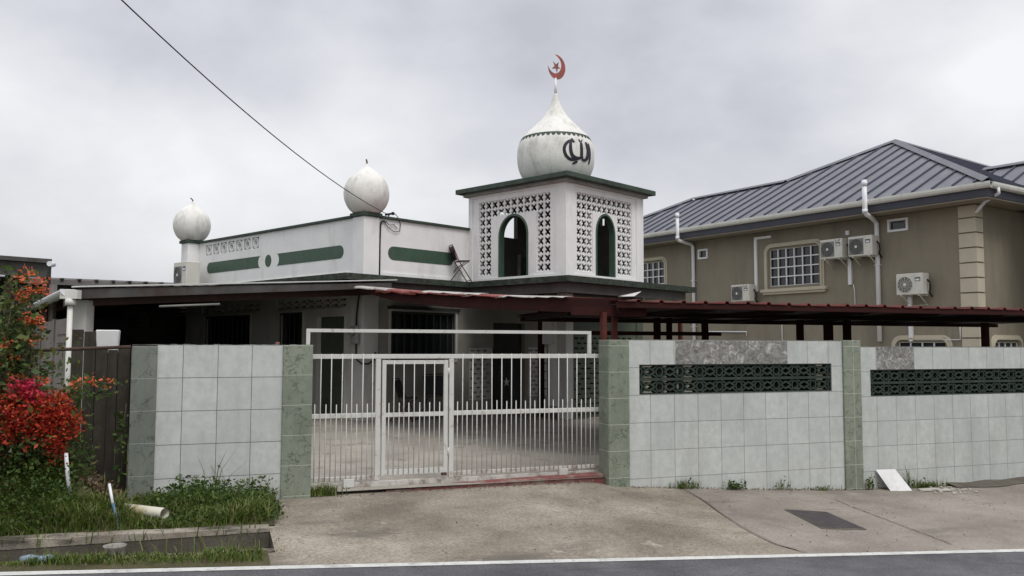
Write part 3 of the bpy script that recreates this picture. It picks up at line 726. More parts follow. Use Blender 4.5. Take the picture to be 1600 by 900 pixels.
# side openings
d = part('door', MB().box(.10, .14, .64, 1.613, .02, 2.19), m_door, mq)
part('door_frame', MB().box(-.012, .09, .60, .64, 0, 2.22).box(-.012, .09, 1.613, 1.65, 0, 2.22).box(-.012, .09, .64, 1.613, 2.19, 2.225), m_white_low, d)
def dark_window(fn, u0, u1, z0, z1, n, sgn, lab=None):
    w = part('window', MB().box(*[q for q in (min(fn(u0, z0, .10)[0], fn(u1, z0, .12)[0]), max(fn(u0, z0, .10)[0], fn(u1, z0, .12)[0]), min(fn(u0, z0, .10)[1], fn(u1, z0, .12)[1]), max(fn(u0, z0, .10)[1], fn(u1, z0, .12)[1]), z0, z1)]), m_glass, mq, lab)
    fb = MB()
    for i in range(n + 1):
        u = u0 + (u1 - u0) * i / n
        wall(fb, fn, .035, .055, max(u0, u - .013), min(u1, u + .013), z0, z1)
    wall(fb, fn, .03, .06, u0, u1, z1 - .05, z1)
    part('bars', fb, m_wframe, w)
    f2 = MB(); wall(f2, fn, -.015, .03, u0 - .06, u1 + .06, z0 - .05, z1 + .05, [(u0, u1, z0, z1)])
    part('window_frame', f2, m_white_low, w); return w
dark_window(fA, 2.19, 3.147, .9, 2.31, 5, 1); dark_window(fA, 4.4, 6.65, .9, 2.30, 10, 1)
dark_window(fB, .699, 2.519, 1.27, 2.30, 9, 1)
hood = part('window_hood', MB().box(.6, 2.62, -.06, .0, 2.34, 2.40), m_wframe, mq)
d2 = part('door', MB().box(3.75, 4.80, .10, .14, .02, 2.12), m_dark, mq, 'dark double door inside the porch')
star = []
for k in range(10):
    a = PI / 2 + k * PI / 5; r_ = .11 if k % 2 == 0 else .045; star.append((4.28 + r_ * math.cos(a), .72 + r_ * math.sin(a)))
part('star', MB().prism(star, fB, .085, .099), m_lace, d2)
# slotted block screens beside the porch door
def slots(u0, u1, z0, z1, fn, d0, d1, inv=False):
    mb = MB(); hs = []
    rows_ = int((z1 - z0) / .105); 
    for r in range(rows_):
        z = z0 + .05 + r * .105; u = u0 + .05 + (.10 if r % 2 else 0)
        while u + .12 < u1: hs.append((u, u + .13, z, z + .032)); u += .21
    for r in range(rows_ + 1):
        za = z0 + r * .105; zb = min(z1, za + .105)
        wall(mb, fn, d0, d1, u0, u1, za, zb, [h for h in hs if za < (h[2] + h[3]) / 2 < zb])
    return mb
part('block_screen', slots(2.953, 3.73, .353, 1.547, fB, .02, .12), m_white_low, mq)
part('block_screen', slots(4.953, 5.677, .353, 1.547, fB, .02, .12), m_white_low, mq)
# porch under the tower
TX0, TX1, TY = 2.934, 5.674, -2.845
part('porch_column', MB().box(TX0, TX0 + .24, TY, TY + .24, GZ, 2.86), m_white_low, mq, None, .006)
part('porch_column', MB().box(TX1 - .24, TX1, TY, TY + .24, GZ, 2.86), m_door, mq)
ps = wall(MB(), fB, TY + .02, TY + .14, TX0 + .24, TX1 - .24, 1.95, 2.86, [])
part('porch_screen', ps, m_door, mq)
part('porch_screen', slots(TX0 + .24, TX1 - .24, .0, 1.95, fB, TY + .02, TY + .14), m_door, mq, 'dark block screen with light showing through its slots')
part('notice_board', MB().box(TX0 - .02, TX0 - .005, TY + .32, TY + .62, 1.62, 2.42), m_bplastic, mq)
part('porch_post', MB().box(TX0 + .1, TX0 + .2, TY + .75, TY + .85, 0, 2.86), m_red_steel, mq)
part('porch_floor', MB().box(TX0 - .2, TX1, TY, -.002, -.05, .10), m_kerb, mq)
# roof slab
sl = MB()
poly = [(-.70, -.35), (TX0 - .35, -.35), (TX0 - .35, TY - .35), (X1 + .3, TY - .35), (X1 + .3, Y1 + 1.2), (-.70, Y1 + 1.2)]
sl.prism(poly, lambda a, b, d: (a, b, d), 2.868, 2.992)
o = part('roof_slab', sl, m_slab, mq); solid_normals(o)
eb = MB(); eb.box(TX0 - .22, TX0 + .05, TY - .22, -.02, 2.66, 2.866); eb.box(TX0 + .051, X1, TY - .22, TY - .02, 2.66, 2.866); eb.box(.4, TX0 - .221, -.22, -.06, 2.74, 2.866)
part('edge_beam', eb, m_shadetone, mq)  # dark tone paints in the shade beneath the slab
# the slab over the side yard to the right of the tower is held by a column
part('slab_post', MB().box(X1 - .04, X1 + .04, TY - .1, TY - .02, GZ, 2.866), m_post, mq)
# parapet: front
PZ0, PZ1 = 2.993, 4.20
par = wall(MB(), fB, .0, .14, .35, TX0, PZ0, PZ1, [])
part('parapet', par, m_white, mq)
part('parapet_base', MB().box(.355, TX0, -.022, .0, PZ0, PZ0 + .095), m_white, mq)
part('coping', MB().box(.37, TX0 + .0, -.05, .19, PZ1 + .001, PZ1 + .055), m_coping, mq, None, .006)
# parapet: long side with pierced window row
sp = wall(MB(), fA, .0, .14, .35, 7.3, PZ0, PZ1, [(4.06, 6.72, 3.86, 4.14)])
part('parapet', sp, m_white, mq)
part('parapet_base', MB().box(-.022, .0, .355, 7.04, PZ0, PZ0 + .095), m_white, mq)
part('coping', MB().box(-.05, .19, .37, 7.04, PZ1 + .001, PZ1 + .055), m_coping, mq, None, .006)
part('parapet', MB().box(.14, X1, Y1 + .1, Y1 + .24, PZ0, PZ1), m_white, mq)
part('parapet', MB().box(TX1, X1, .0, .14, PZ0, PZ1 - .3), m_white, mq)
gb = MB(); gr = MB()
cw = (6.72 - 4.06) / 7
for i in range(7):
    c = 4.06 + cw * (i + .5)
    wall(gb, fA, .003, .13, c - cw / 2, c + cw / 2, 3.86, 4.14, [(c - .15, c + .15, 3.868, 4.132)])
    for (ru, rv, t1, d0) in ((.118, .124, .03, .01), (.07, .078, .014, .02)):
        k = 24; vs_ = []
        for q in range(k):
            a = 2 * PI * q / k
            for rr_, dd in ((1, d0), (1, .1), (1 - t1 / ru, .1), (1 - t1 / ru, d0)):
                vs_.append(fA(c + ru * rr_ * math.cos(a), 4.0 + rv * rr_ * math.sin(a), dd))
        fs = []
        for q in range(k):
            for e in range(4): fs.append((q * 4 + e, q * 4 + (e + 1) % 4, ((q + 1) % k) * 4 + (e + 1) % 4, ((q + 1) % k) * 4 + e))
        gr.add(vs_, fs)
part('ring_grille', gb, m_white, mq); part('ring_grille', gr, m_white, mq)
part('grille_back', MB().box(.131, .139, 4.06, 6.72, 3.86, 4.14), m_slab_under, mq)
# green painted bands (thin raised render)
def stadium(u0, u1, z0, z1, left=True, right=True, cutL=None, cutR=None, n=10):
    r = (z1 - z0) / 2; zc = (z0 + z1) / 2; pts = []
    if right: pts += [(u1 - r + r * math.sin(a), zc - r * math.cos(a)) for a in frange(0, PI, n)]
    else: pts += [(u1 + .10 - .10 * math.sin(a), zc - r * math.cos(a)) for a in frange(0, PI, n)]
    if left: pts += [(u0 + r - r * math.sin(a), zc + r * math.cos(a)) for a in frange(0, PI, n)]
    else: pts += [(u0 - .10 + .10 * math.sin(a), zc + r * math.cos(a)) for a in frange(0, PI, n)]
    return pts
for pl in (stadium(.71, 3.19, 3.397, 3.672, True, False), stadium(4.10, 6.58, 3.397, 3.672, False, True)):
    # concave ends facing the dot
    o = part('green_band', MB().prism(pl, fA, -.006, .002), m_green, mq); solid_normals(o)
dot = [(3.655 + .135 * math.cos(a), 3.535 + .142 * math.sin(a)) for a in frange(0, 2 * PI, 24)[:-1]]
o = part('green_dot', MB().prism(dot, fA, -.006, .002), m_green, mq); solid_normals(o)
o = part('green_band', MB().prism(stadium(.60, 2.45, 3.362, 3.647), fB, -.006, .002), m_green, mq); solid_normals(o)
# corner pillars with onion balls
def smooth_prof(pr, k=4):
    out_ = []
    for i in range(len(pr) - 1):
        p0 = pr[max(0, i - 1)]; p1 = pr[i]; p2 = pr[i + 1]; p3 = pr[min(len(pr) - 1, i + 2)]
        for q in range(k):
            t_ = q / k; out_.append(tuple(.5 * (2 * p1[c] + (p2[c] - p0[c]) * t_ + (2 * p0[c] - 5 * p1[c] + 4 * p2[c] - p3[c]) * t_ ** 2 + (3 * p1[c] - p0[c] - 3 * p2[c] + p3[c]) * t_ ** 3) for c in (0, 1)))
    out_.append(pr[-1]); return out_
def onion(cx, cy, zb, rad):
    pr = [(.56, 0), (.72, .13), (.86, .32), (.96, .56), (1.0, .82), (.985, 1.05), (.92, 1.28), (.80, 1.50), (.63, 1.69), (.45, 1.84), (.28, 1.96), (.15, 2.06), (.07, 2.15), (.025, 2.24)]
    return smooth_prof([(r * rad, zb + z * rad) for r, z in pr], 3)
for (x0, x1, y0, y1) in ((-.055, .335, -.055, .345), (-.30, .06, 7.04, 7.42)):
    pl_ = part('corner_pillar', MB().box(x0, x1, y0, y1, PZ0, 4.205), m_white, mq, None, .012)
    part('cap', MB().box(x0 - .045, x1 + .045, y0 - .045, y1 + .045, 4.206, 4.285), m_coping, pl_, None, .012)
    cx, cy = (x0 + x1) / 2, (y0 + y1) / 2
    part('tip', MB().tube([(cx, cy, 4.286 + .465 * 2.2), (cx, cy, 4.286 + .465 * 2.3), (cx - .02, cy + .07 * (y0 > 5), 4.286 + .465 * 2.42)], .016, 6), m_rust, pl_)
    db = part('ball_dome', MB().lathe(cx, cy, onion(cx, cy, 4.286, .465), 40), m_dome, pl_)
# ---- tower
tw = part('tower', MB(), m_white, mq, 'square pierced tower carrying the large dome')
def tower_face(fn, L, cols_l, cols_r, ncol, xs, xe, arch, sgn):
    """fn(u,z,d) u from 0..L ; returns list of meshes"""
    zt, zb = 4.80, 3.135; cw = (xe - xs) / ncol; ch = (zt - zb) / 9
    aL, aR, spring, top = arch
    xl = xs + cw * cols_l; xr = xe - cw * cols_r; z2 = zt - 2 * ch
    holes = [(xs, xe, z2, zt), (xs, xl, zb, z2), (xr, xe, zb, z2), (aL, aR, PZ0 + .085, top)]
    body = wall(MB(), fn, .0, .12, .0, L, PZ0, 4.955, holes)
    # arch spandrels
    n = 16; c = (aL + aR) / 2; r = (aR - aL) / 2; rzv = top - spring; pts = [(c - r * math.cos(PI * k / n), spring + rzv * math.sin(PI * k / n)) for k in range(n + 1)]
    for a, b in zip(pts, pts[1:]):
        if b[0] - a[0] > 1e-5: body.prism([(a[0], a[1]), (b[0], b[1]), (b[0], top), (a[0], top)], fn, .0, .12)
    xb = MB()
    for i in range(ncol):
        for j in range(9):
            if j < 2 or i < cols_l or i >= ncol - cols_r:
                ring_cell(xb, fn, .018, .055, xs + cw * (i + .5), zt - ch * (j + .5), cw / 2, ch / 2, r_x(1.0), 32)
    # corner pilasters and head band, slightly proud
    pil = MB()
    wall(pil, fn, -.02, .0, .245, L - .245, PZ0, PZ0 + .085, [])
    fr_ = MB(); w = .046
    o_ = [(c - (r) * math.cos(PI * k / n), spring + rzv * math.sin(PI * k / n)) for k in range(n + 1)]
    i_ = [(c - (r - w) * math.cos(PI * k / n), spring + (rzv - w) * math.sin(PI * k / n)) for k in range(n + 1)]
    o_ = [(aL, PZ0 + .087)] + o_ + [(aR, PZ0 + .087)]; i_ = [(aL + w, PZ0 + .087)] + i_ + [(aR - w, PZ0 + .087)]
    for k in range(len(o_) - 1):
        fr_.prism([o_[k], o_[k + 1], i_[k + 1], i_[k]], fn, -.012, .13)
    return body, xb, pil, fr_
# TL face: outward -x at x=TX0, u runs from corner (TY) towards y=0
fTL = lambda u, z, d: (TX0 + d, TY + u, z)
fTR = lambda u, z, d: (TX0 + u, TY + d, z)
L1, L2 = -TY, TX1 - TX0
b1 = tower_face(fTL, L1, 2, 2, 11, L1 - 2.433, L1 - .315, (L1 - 1.905 + .09, L1 - .935, 3.98, 4.445), 1)
b2 = tower_face(fTR, L2, 3, 3, 11, .365, 2.325, (1.0, 1.70, 3.99, 4.445), 1)
# the second face starts after the first one's thickness, so clip by shifting: build its body between .12 and L2
for bb, nm in ((b1, 'left'), (b2, 'right')):
    f = part('tower_wall', bb[0], m_white, tw); solid_normals(f)
    o = part('pierced_blocks', bb[1], m_white, tw)
    part('wall_base_trim', bb[2], m_white, tw)
    o = part('arch_frame', bb[3], m_green, tw); solid_normals(o)
# raised corner pilasters
pw = .25; pr_ = .022
pm = MB()
pm.box(TX0 - pr_, TX0 + pw, TY - pr_, TY - .0005, PZ0, 4.956); pm.box(TX0 - pr_, TX0 - .0005, TY, TY + pw, PZ0, 4.956)
pm.box(TX1 - pw, TX1 + pr_, TY - pr_, TY - .0005, PZ0, 4.956)
pm.box(TX0 - pr_, TX0 - .0005, -.12, 0, PZ0, 4.956)
pm.box(TX0 + pw, TX1 - pw, TY - pr_, TY - .0005, 4.905, 4.956); pm.box(TX0 - pr_, TX0 - .0005, TY + pw, -.12, 4.905, 4.956)
part('pilasters', pm, m_white, tw)
part('tower_wall', wall(MB(), lambda u, z, d: (TX1 - .12 + d, TY + u, z), 0, .12, .12, L1, PZ0, 4.955, [(.98, 1.12, 4.42, 4.60)]), m_shadetone, tw)
part('tower_wall', wall(MB(), lambda u, z, d: (TX0 + u, -.12 + d, z), 0, .12, .12, L2 - .12, PZ0, 4.955, [(.80, 1.49, 4.14, 4.75)]), m_shadetone, tw)
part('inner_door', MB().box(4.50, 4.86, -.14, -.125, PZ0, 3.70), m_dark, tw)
part('inner_post', MB().box(4.42, 4.495, -.16, -.125, PZ0, 3.76), m_slab_under, tw)
# tower roof
ov = .23; rf = MB()
x0, x1, y0, y1 = TX0 - ov, TX1 + ov, TY - ov, ov
rf.box(x0, x1, y0, y1, 5.025, 5.130)
part('tower_roof', rf, m_coping, tw, None, .008)
rf = MB(); rf.box(x0 + .13, x1 - .13, y0 + .13, y1 - .13, 4.957, 5.0245)
part('roof_moulding', rf, m_slab_under, tw)
cx, cy = (TX0 + TX1) / 2, TY / 2
rt = MB(); e = .02
rt.add([(x0 + e, y0 + e, 5.131), (x1 - e, y0 + e, 5.131), (x1 - e, y1 - e, 5.131), (x0 + e, y1 - e, 5.131), (cx - .6, cy - .6, 5.30), (cx + .6, cy - .6, 5.30), (cx + .6, cy + .6, 5.30), (cx - .6, cy + .6, 5.30)],
       [(0, 1, 5, 4), (1, 2, 6, 5), (2, 3, 7, 6), (3, 0, 4, 7), (4, 5, 6, 7)])
part('roof_top', rt, m_coping, tw)
# dome
prof = smooth_prof([(.70, 5.22), (.70, 5.30), (.66, 5.33), (.715, 5.37), (.775, 5.44), (.83, 5.55), (.868, 5.68), (.884, 5.80), (.888, 5.92), (.884, 6.02), (.868, 6.12), (.84, 6.21), (.79, 6.30), (.725, 6.39), (.64, 6.48), (.55, 6.565), (.46, 6.65), (.38, 6.73), (.31, 6.81), (.25, 6.895), (.20, 6.975), (.155, 7.06), (.115, 7.15), (.085, 7.24), (.06, 7.32), (.04, 7.38), (.03, 7.40)], 3)
def prof_r(z):
    for (ra, za), (rb, zb) in zip(prof, prof[1:]):
        if za <= z <= zb and zb > za: return ra + (rb - ra) * (z - za) / (zb - za)
    return .03
dm = part('dome', MB().lathe(cx, cy, prof, 72), m_dome, mq, 'large white onion dome on the tower')
part('spire', MB().tube([(cx, cy, 7.36), (cx, cy, 7.76)], [.034, .028], 10), m_pvc, dm)
sc = MB(); n = 176
for k in range(n):
    a0, a1 = 2 * PI * k / n, 2 * PI * (k + 1) / n
    def lowz(q): return 6.285 - .065 * abs(math.sin(q * PI / 4)) ** .8
    cols_ = []
    for a, q in ((a0, k), (a1, k + 1)):
        col_ = []
        for e_ in range(6):
            z = lowz(q) + (6.315 - lowz(q)) * e_ / 5; r_ = prof_r(z) + .006; col_.append((cx + r_ * math.cos(a), cy + r_ * math.sin(a), z))
        cols_.append(col_)
    sc.sheet(cols_)
part('scalloped_band', sc, m_coping, dm)
# painted lettering following the dome surface, centred on the side that faces the road corner
VIEW = R(-93 - 46.84)        # direction from dome towards the street, in mosque axes
def dpt(x, y, lift=.006):
    X = (870 + x / 15 - 868.0) * .01452; Z = 1.6 + (539 - (215 + y / 15)) * .01460
    Z = Z - .02; r_ = prof_r(Z); a = VIEW + math.asin(max(-.985, min(.985, X / r_)))
    return (cx + (r_ + lift) * math.cos(a), cy + (r_ + lift) * math.sin(a), Z)
def stroke(mb, pts, w):
    # resample
    P = []
    for (a, b) in zip(pts, pts[1:]):
        for k in range(4): P.append((a[0] + (b[0] - a[0]) * k / 4, a[1] + (b[1] - a[1]) * k / 4))
    P.append(pts[-1])
    for _ in range(3): P = [P[0]] + [((P[i - 1][0] + 2 * P[i][0] + P[i + 1][0]) / 4, (P[i - 1][1] + 2 * P[i][1] + P[i + 1][1]) / 4) for i in range(1, len(P) - 1)] + [P[-1]]
    A, B = [], []
    for i, p in enumerate(P):
        q = P[max(0, i - 1)]; s2 = P[min(len(P) - 1, i + 1)]; dx, dy = s2[0] - q[0], s2[1] - q[1]; l = math.hypot(dx, dy) or 1
        f = i / (len(P) - 1); ww = w * 1.35 * (1 - .35 * abs(2 * f - 1) ** 3) / 2
        A.append((p[0] - dy / l * ww, p[1] + dx / l * ww)); B.append((p[0] + dy / l * ww, p[1] - dx / l * ww))
    stroke.k += .0006
    mb.sheet([[dpt(a[0] + (b[0] - a[0]) * f_ / 6, a[1] + (b[1] - a[1]) * f_ / 6, .007 + stroke.k) for a, b in zip(A, B)] for f_ in range(7)])
stroke.k = 0
lt = MB()
for pts, w in (([(385, 245), (330, 210), (250, 245), (190, 315), (160, 400), (165, 480), (200, 570), (270, 640), (350, 658), (440, 630), (520, 600), (565, 560)], 52),
               ([(325, 165), (345, 205), (395, 250)], 38), ([(310, 240), (303, 380), (315, 480), (345, 570), (390, 625)], 56), ([(335, 520), (390, 590), (470, 612), (545, 585)], 46),
               ([(545, 235), (555, 330), (560, 450), (555, 560), (590, 640)], 50), ([(650, 200), (690, 300), (708, 400), (702, 520), (670, 600), (620, 638), (565, 622)], 48),
               ([(712, 210), (745, 330), (755, 450), (750, 560), (725, 688)], 30), ([(492, 155), (505, 210), (550, 216), (568, 160)], 20), ([(345, 748), (462, 678)], 34)):
    stroke(lt, pts, w)
part('lettering', lt, m_letter, dm, 'black calligraphic word painted on the dome')
# crescent and star
k_ = .00084
A_ = VIEW + PI / 2
def cpt(x, y, d):
    X = (x - 372) * k_; Z = 7.735 - (y - 800) * k_
    return (cx + X * math.cos(A_) + d * math.cos(VIEW), cy + X * math.sin(A_) + d * math.sin(VIEW), Z)
outer = [(360, 105), (450, 135), (540, 215), (605, 325), (640, 450), (638, 570), (605, 680), (545, 765), (460, 810), (400, 800), (340, 790), (270, 725), (215, 645), (175, 540), (155, 400)]
inner = [(180, 455), (220, 540), (275, 600), (340, 640), (410, 640), (470, 600), (512, 520), (528, 420), (513, 320), (475, 235), (420, 165)]
# strip form: pair outer with inner
import bisect
def resamp(pl, n):
    L = [0]
    for a, b in zip(pl, pl[1:]): L.append(L[-1] + math.dist(a, b))
    out_ = []
    for k in range(n + 1):
        s2 = L[-1] * k / n; i = min(len(pl) - 2, max(0, bisect.bisect_right(L, s2) - 1)); f = (s2 - L[i]) / max(1e-9, L[i + 1] - L[i])
        out_.append((pl[i][0] + (pl[i + 1][0] - pl[i][0]) * f, pl[i][1] + (pl[i + 1][1] - pl[i][1]) * f))
    return out_
O_ = resamp(outer, 30); I_ = resamp([outer[0]] + inner[::-1] + [outer[-1]], 30)
cm = MB()
F0 = [cpt(*p, .012) for p in O_]; F1 = [cpt(*p, .012) for p in I_]; K0 = [cpt(*p, -.012) for p in O_]; K1 = [cpt(*p, -.012) for p in I_]
cm.sheet([F0, F1, K1, K0, F0], smooth=False)
part('crescent', cm, m_red_sign, dm)
st_ = [(298, 293), (380, 385), (457, 322), (442, 445), (500, 505), (430, 500), (410, 640), (372, 498), (272, 497), (345, 430)]
sm = MB(); sm.prism(st_, lambda a, b, d: cpt(a, b, d), -.012, .012); o = part('star', sm, m_red_sign, dm); solid_normals(o)

# cable on the mosque wall, insulator and overhead wire
ins = W2(MO, .685, .07, 4.30)
sw = MB()
poleP = W2(WORLD, -9.5, 4.0, 9.3)
A0 = Vector((-6.6, 7.2, 0))
# wire runs from a pole out of view on the upper left down to the parapet, with sag
def wire_pt(t):
    p = Vector((-5.9, 9.4, 7.55)).lerp(ins, t); return p
Qw = Vector((-3.798, 8.0, 4.934)); pts = []
for k in range(33):
    q = 1.75 * k / 32; p = ins + (Qw - ins) * q; p.z -= .8 * q * (1 - q); pts.append(p)
sw.tube(pts, .0075, 6)
single('overhead_wire', sw, m_blackpl, WORLD, 'thin black overhead wire slanting down across the sky to the parapet', 'wire', tuple(ins))
ib = MB(); ib.tube([(.66, .07, 4.255), (.66, .07, 4.33)], .012, 6); ib.tube([(.60, .07, 4.31), (.74, .05, 4.345)], .022, 8); ib.tube([(.74, .05, 4.345), (.78, .05, 4.35)], .034, 8)
ib.tube([(.58, .07, 4.29), (.60, .07, 4.33)], .02, 6)
single('insulator', ib, m_blackpl, MO, 'small dark wire clamp on the green parapet coping', 'insulator', (.685, .07, 4.25))
sv = MB()
sv.tube([(.77, .0, 4.34), (.86, -.02, 4.25), (.90, -.03, 4.12), (.88, -.03, 3.98), (.75, -.03, 3.95), (.58, -.03, 4.02), (.50, -.03, 4.10), (.52, -.03, 4.14), (.60, -.03, 4.08), (.72, -.03, 4.10), (.82, -.03, 4.02)], .008, 6)
sv.tube([(.50, -.03, 4.12), (.46, -.03, 4.15), (.40, -.035, 4.13), (.37, -.035, 4.05), (.362, -.035, 3.6), (.362, -.035, 3.02)], .016, 6)
single('service_cable', sv, m_blackpl, MO, 'looped black cable running down beside the corner pillar', 'cable', (.4, -.03, 3.1))
# meter on the side of the corner column
em = thing('electric_meter', 'grey electric meter with round glass on the mosque corner column', 'meter', MO, (-.05, .2, 1.7))
part('meter_box', MB().box(-.15, -.057, .04, .235, 1.62, 1.98), m_metergrey, em, None, .006)
mt = MB()
for k in range(1): mt.tube([(-.151, .14, 1.86), (-.235, .14, 1.86)], [.088, .075], 20)
part('glass_dome', mt, m_acgrille, em)
part('riser_cable', MB().tube([(-.07, .14, 1.98), (-.07, .14, 2.2), (-.09, .08, 2.4), (-.15, -.05, 2.6), (-.2, -.2, 2.8)], .018, 8).tube([(-.07, .14, 1.62), (-.07, .14, 1.45), (-.08, .10, 1.3), (-.06, -.05, 1.22), (.1, -.06, 1.22), (.24, -.06, 1.30), (.27, -.05, 1.45)], .016, 8), m_blackpl, em)

# ------------------------------------------------------------------ chairs
def tube_chair(fr, x, y, z, rot, label, group, seatmat, framemat, h=.86, w=.40):
    base = (x, y, z); t = thing('folding_chair', label, 'chair', fr, base, group)
    c, s2 = math.cos(rot), math.sin(rot)
    def T(a, b, k): return (x + a * c - b * s2, y + a * s2 + b * c, z + k)     # a = forward, b = sideways
    for sgn in (-1, 1):
        b = sgn * w / 2
        part('leg', MB().tube([T(.26, b * .92, 0.003), T(-.03, b * .92, .44), T(-.16, b * .92, h - .05)], .011, 6), framemat, t)
        part('leg', MB().tube([T(-.22, b, 0.003), T(.02, b, .32), T(.20, b, .45)], .011, 6), framemat, t)
    part('back_frame', MB().tube([T(-.16, -w * .46, h - .06), T(-.18, -w * .40, h), T(-.18, w * .40, h), T(-.16, w * .46, h - .06)], .011, 6), framemat, t)
    mb = MB(); q = [T(-.06, -w * .42, .47), T(-.06, w * .42, .47), T(-.17, w * .42, h - .03), T(-.17, -w * .42, h - .03)]
    q2 = [T(-.075, -w * .42, .47), T(-.075, w * .42, .47), T(-.185, w * .42, h - .03), T(-.185, -w * .42, h - .03)]
    mb.add(q + q2, [(0, 1, 2, 3), (7, 6, 5, 4), (0, 4, 5, 1), (1, 5, 6, 2), (2, 6, 7, 3), (3, 7, 4, 0)]); part('backrest', mb, seatmat, t)
    mb = MB(); q = [T(-.05, -w * .45, .44), T(.22, -w * .45, .455), T(.22, w * .45, .455), T(-.05, w * .45, .44)]; q2 = [(a, b, k + .018) for a, b, k in q]
    mb.hexa(q, q2); part('seat', mb, seatmat, t)
    part('crossbar', MB().tube([T(.24, -w * .45, .03), T(.24, w * .45, .03)], .008, 6), framemat, t)
    return t
tube_chair(MO, 2.42, -.19, 2.993, R(-28), 'rusty folding chair with dark red back perched on the roof slab', None, m_chairred, m_rust, .80, .38)
tube_chair(MO, .62, -.55, .08, R(-60), 'dark folding chair on the porch floor just left under the window', None, m_dark, m_rust, .84, .42)
tube_chair(MO, 1.55, -.50, .08, R(-110), 'dark wide chair on the porch floor further right under the window', None, m_dark, m_blackpl, .90, .55)

# ------------------------------------------------------------------ air conditioners
def ac_unit(fr, x0, x1, y0, y1, z0, z1, face, label, group, grille=False, bracket=True, badge=True, text=False):
    """face: '-x' or '-y' (the side with the fan)."""
    t = thing('air_conditioner', label, 'air conditioner', fr, ((x0 + x1) / 2, (y0 + y1) / 2, z0), group)
    part('casing', MB().box(x0, x1, y0, y1, z0, z1), m_acbody, t, None, .012)
    if face == '-x':
        # viewer sees y decreasing to the right
        L = y1 - y0; H = z1 - z0; fc = y1 - L * .34; zc = z0 + H * .48; rr_ = min(H * .40, L * .28)
        fn = lambda a, b, d: (x0 - d, a, b)
        lab_c = y0 + L * .18; dirs = 1
    else:
        L = x1 - x0; H = z1 - z0; fc = x0 + L * .34; zc = z0 + H * .48; rr_ = min(H * .40, L * .28)
        fn = lambda a, b, d: (a, y0 - d, b); lab_c = x1 - L * .18
    if not grille:
        pn = MB(); q_ = rr_ * 1.08; pn.prism([(fc - q_, zc - q_), (fc + q_, zc - q_), (fc + q_, zc + q_), (fc - q_, zc + q_)], fn, .0, .003); part('grille_panel', pn, m_acgrille, t)
    g = MB(); circ = [(fc + rr_ * math.cos(a), zc + rr_ * math.sin(a)) for a in frange(0, 2 * PI, 28)[:-1]]
    g.prism(circ, fn, .001, .006); go = part('fan', g, m_acfan, t)
    gw = MB()
    for q in range(1, 6):
        r1 = rr_ * q / 5; k = 24
        P = [(fc + r1 * math.cos(a), zc + r1 * math.sin(a)) for a in frange(0, 2 * PI, k)]
        for a, b in zip(P, P[1:]):
            dx, dz = b[0] - a[0], b[1] - a[1]; l = math.hypot(dx, dz); nx, nz = -dz / l * .0035, dx / l * .0035
            gw.prism([(a[0] + nx, a[1] + nz), (b[0] + nx, b[1] + nz), (b[0] - nx, b[1] - nz), (a[0] - nx, a[1] - nz)], fn, .010, .016)
    for q in range(12):
        a = 2 * PI * q / 12; c, s2 = math.cos(a), math.sin(a)
        gw.prism([(fc - s2 * .003, zc + c * .003), (fc + rr_ * c - s2 * .003, zc + rr_ * s2 + c * .003), (fc + rr_ * c + s2 * .003, zc + rr_ * s2 - c * .003), (fc + s2 * .003, zc - c * .003)], fn, .008, .014)
    part('guard', gw, m_acbody if grille else m_acgrille, go)
    hub = [(fc + .035 * math.cos(a), zc + .035 * math.sin(a)) for a in frange(0, 2 * PI, 12)[:-1]]
    part('hub', MB().prism(hub, fn, .016, .020), m_lace, go)
    if badge:
        b_ = MB(); b_.prism([(lab_c - L * .10, z0 + H * .62), (lab_c + L * .10, z0 + H * .62), (lab_c + L * .10, z0 + H * .80), (lab_c - L * .10, z0 + H * .80)], fn, .001, .004); bo = part('badge', b_, m_acbadge, t)
        b_ = MB(); b_.prism([(lab_c - L * .075, z0 + H * .645), (lab_c + L * .075, z0 + H * .645), (lab_c + L * .075, z0 + H * .73), (lab_c - L * .075, z0 + H * .73)], fn, .004, .006); part('label', b_, m_lace, bo)
    if text:
        b_ = MB()
        for (a0, a1, c0, c1) in ((-.07, -.055, .84, .95), (-.055, -.02, .84, .86), (.0, .015, .84, .93), (.03, .045, .86, .95), (.045, .07, .93, .95)):
            b_.prism([(lab_c - a0 * (1 if face == '-x' else -1) * 1.0, z0 + H * c0), (lab_c - a1 * (1 if face == '-x' else -1), z0 + H * c0), (lab_c - a1 * (1 if face == '-x' else -1), z0 + H * c1), (lab_c - a0 * (1 if face == '-x' else -1), z0 + H * c1)], fn, .001, .004)
        part('marking', b_, m_letter, t)
    if bracket and face == '-x':
        for yy in (y0 + .12, y1 - .12):
            part('bracket', MB().box(x0 + .02, -.002, yy - .02, yy + .02, z0 - .035, z0 - .002).tube([(-.01, yy, z0 - .25), (x0 + .08, yy, z0 - .03)], .012, 6), m_acbody, t)
        part('hose', MB().tube([(x0 + .22, y0 - .004, z0 + H * .7), (x0 + .20, y0 - .07, z0 + H * .55), (x0 + .21, y0 - .08, z0 + H * .3), (x0 + .25, y0 - .03, z0 + .05), (-.03, y0 - .02, z0 - .05)], .02, 8), m_blackpl, t)
    else:
        for yy in (y0 + .06, y1 - .06): part('foot', MB().box(x0 + .05, x1 - .05, yy - .02, yy + .02, z0 - .03, z0 - .001), m_acbody, t)
    return t
G_AC = 'air conditioners on the tan house'
ac_unit(HO, -.42, -.12, 3.30, 3.98, 3.962, 4.485, '-x', 'air conditioner touching the big window frame, under the first dark marking', G_AC, text=True)
ac_unit(HO, -.42, -.12, 2.42, 3.12, 3.957, 4.482, '-x', 'air conditioner between white wall duct and tall downpipe', G_AC)
